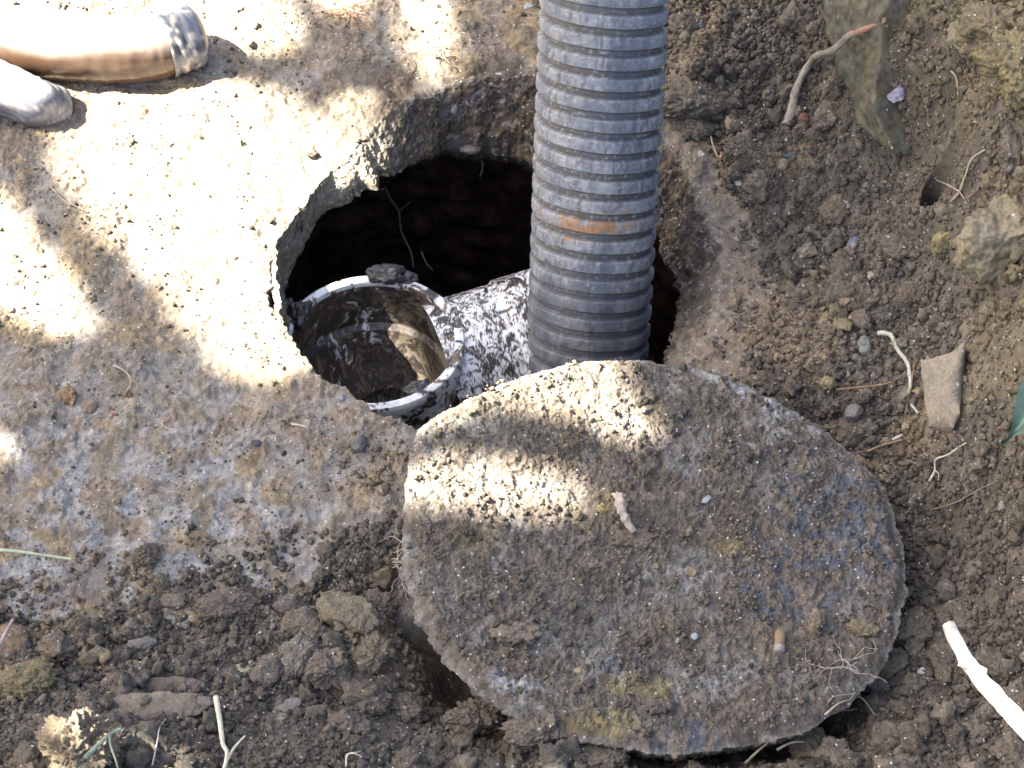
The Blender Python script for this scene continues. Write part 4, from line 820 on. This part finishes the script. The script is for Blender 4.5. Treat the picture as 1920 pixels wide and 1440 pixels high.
S('stone',215,780,(.010,.008,.005),(.22,.08,.06),'tiny red stone chip right of the orange clay lump',ang=.8)
S('stone',640,747,(.009,.009,.006),(.26,.29,.32),'tiny light blue pebble beside the opening',ang=.3)
S('stone',480,832,(.011,.016,.006),(.055,.065,.085),'tiny dark blue chip in the middle of the shaded tank top',ang=.8)
S('stone',80,43,(.01,.01,.005),(.3,.25,.2),'tiny brown chip in the sun at upper left',ang=.6)
S('stone',938,143,(.018,.012,.005),(.38,.37,.33),'pale chip on the dark taper left of the hose',ang=.9)
S('stone',990,12,(.016,.010,.005),(.44,.45,.43),'white chip beside the hose at the top edge',ang=.5)
S('stone',832,83,(.011,.014,.008),(.5,.44,.34),'bright pebble at the end of the sun streak',ang=.5)
S('stone',880,282,(.030,.018,.014),(.20,.19,.165),'flat grey stone on the far rim of the opening',ang=.6)
# lid top
S('clod',1155,962,(.024,.020,.022),(.24,.19,.13),'pale-topped clod in the middle of the lid','clod',.3,5,mat=M_SOIL,lump=.3,sink=.15)
S('clod',1190,1014,(.055,.026,.018),(.13,.105,.082),'dark low clod standing in for the shadow of the pale-topped clod','clod',.3,5,.1,.25,mat=M_SOIL,lump=.3)  # dark lump added where the pale-topped clod casts its shadow
S('clod',1130,955,(.016,.014,.012),(.25,.20,.10),'small yellowish crumb left of the pale-topped clod','clod',.4,4,mat=M_SOIL,lump=.3)
S('clod',1095,990,(.018,.016,.012),(.23,.18,.11),'yellow brown crumb below the sun patch on the lid','clod',.4,4,mat=M_SOIL,lump=.3)
S('clod',1145,935,(.014,.012,.011),(.21,.165,.09),'crumb above the pale-topped clod on the lid','clod',.4,4,mat=M_SOIL,lump=.3)
S('clod',1085,968,(.013,.012,.010),(.2,.16,.11),'crumb at the lower right corner of the sun patch','clod',.4,4,mat=M_SOIL,lump=.3)
S('clod',1110,1005,(.013,.012,.009),(.2,.16,.11),'smallest crumb of those below the sun patch','clod',.4,4,mat=M_SOIL,lump=.3)
strand('root_stub', [(1158,950,.020),(1163,970,.020),(1170,985,.014),(1188,1003,.006)], .0062, (.50,.42,.33), 'bright whitish root stub lying on the lid beside the clod', 'root', branches=[[(1158,950,.020),(1148,942,.016)], [(1158,952,.020),(1172,945,.016)], [(1170,985,.014),(1178,978,.012)]], seed=51, wob=.9, seg=12)
S('stone',1268,772,(.022,.026,.010),(.10,.09,.08),'dark scab of dirt on the upper part of the lid','dirt lump',.3,5,mat=M_SOIL,lump=.35)
S('stone',1325,936,(.016,.010,.004),(.27,.31,.29),'pale green stone chip on the right half of the lid',ang=1.,rot=.6)
S('clod',968,1192,(.055,.026,.016),(.16,.13,.10),'low brown clod on the left half of the lid','clod',.3,5,.1,.3,mat=M_SOIL,lump=.3)
S('clod',1530,1165,(.032,.02,.014),(.19,.155,.11),'brown clod near the right edge of the lid','clod',.4,5,mat=M_SOIL,lump=.25)
S('clod',1618,1180,(.034,.022,.016),(.18,.145,.09),'olive clod at the lower right rim of the lid','clod',.4,5,mat=M_SOIL,lump=.25)
S('clod',1235,1325,(.034,.018,.012),(.13,.11,.09),'dark smear-like clod near the front of the lid','clod',.3,5,.2,.3,mat=M_SOIL,lump=.3)
S('stone',1085,1258,(.010,.009,.006),(.30,.24,.14),'small tan pebble on the lower half of the lid',ang=.7)
S('stone',1105,1282,(.012,.010,.006),(.06,.04,.045),'dark purple pebble on the lower half of the lid',ang=.4)
S('stone',1302,1194,(.009,.009,.006),(.36,.39,.42),'tiny bluish white pebble on the right half of the lid',ang=.5)
protos = []
for k in range(8):
    o = stone('earth_clod', 1500+k*30, 560, (.045, .038, .030), (.135, .113, .09), 'unremarkable rough brown clod loose in the dug earth', 'clod', .45, 5, mat=M_SOIL, lump=.24, group='loose clods in the dug earth', seed=900+k); protos.append(o)
for i, (x, y, sz_) in enumerate(zip(RNG.uniform(-.70, .74, 900), RNG.uniform(-.86, .60, 900), RNG.random(900))):
    z, k = surf(x, y)
    if k[0] != 0 or z[0] > .36 or fbm(np.array([x]), np.array([y]), 5, 3, 951)[0] < .02: continue
    d = np.array([x, y, z[0]])-CAM; w_ = d@FW
    if abs(d@RT/w_/HX) > 1.02 or abs(d@UP/w_/HX) > .77 or np.hypot(x-CAV[0], y-CAV[1]) < .05: continue
    if len(protos) >= 130: break
    o = protos[len(protos) % 8] if False else protos[i % 8].copy(); COL.objects.link(o); f_ = .35+.95*sz_**2.2
    o.location = (x, y, z[0]+.004*f_); o.rotation_euler = (random.uniform(-.5, .5), random.uniform(-.5, .5), random.uniform(0, 6.28)); o.scale = (f_*random.uniform(.8, 1.25), f_, f_*random.uniform(.8, 1.1)); protos.append(o)
def butt():
    a, b = onlid(1462, 1192), onlid(1460, 1230); d = b-a; a = a+ln*.009; b = b+ln*.009
    root = empty('filter_tube', tuple(a)); tag(root, 'short tan cylinder with a grey end lying on the lid, like a cigarette filter', 'filter')
    v, f = tube([a, a*.6+b*.4, b*.75+a*.25], [.0062, .0062, .0062], 20, 6, .03, 3); child(mesh_np('tan_wrap', v, f, M_ROOT, np.zeros(v.shape)+np.array([.22,.16,.10])), root)
    v, f = tube([b*.72+a*.28, b*.9+a*.1, b], [.0065, .0065, .0064], 20, 6, .03, 4); child(mesh_np('grey_end', v, f, M_ROOT, np.zeros(v.shape)+np.array([.24,.22,.20])), root)
butt()
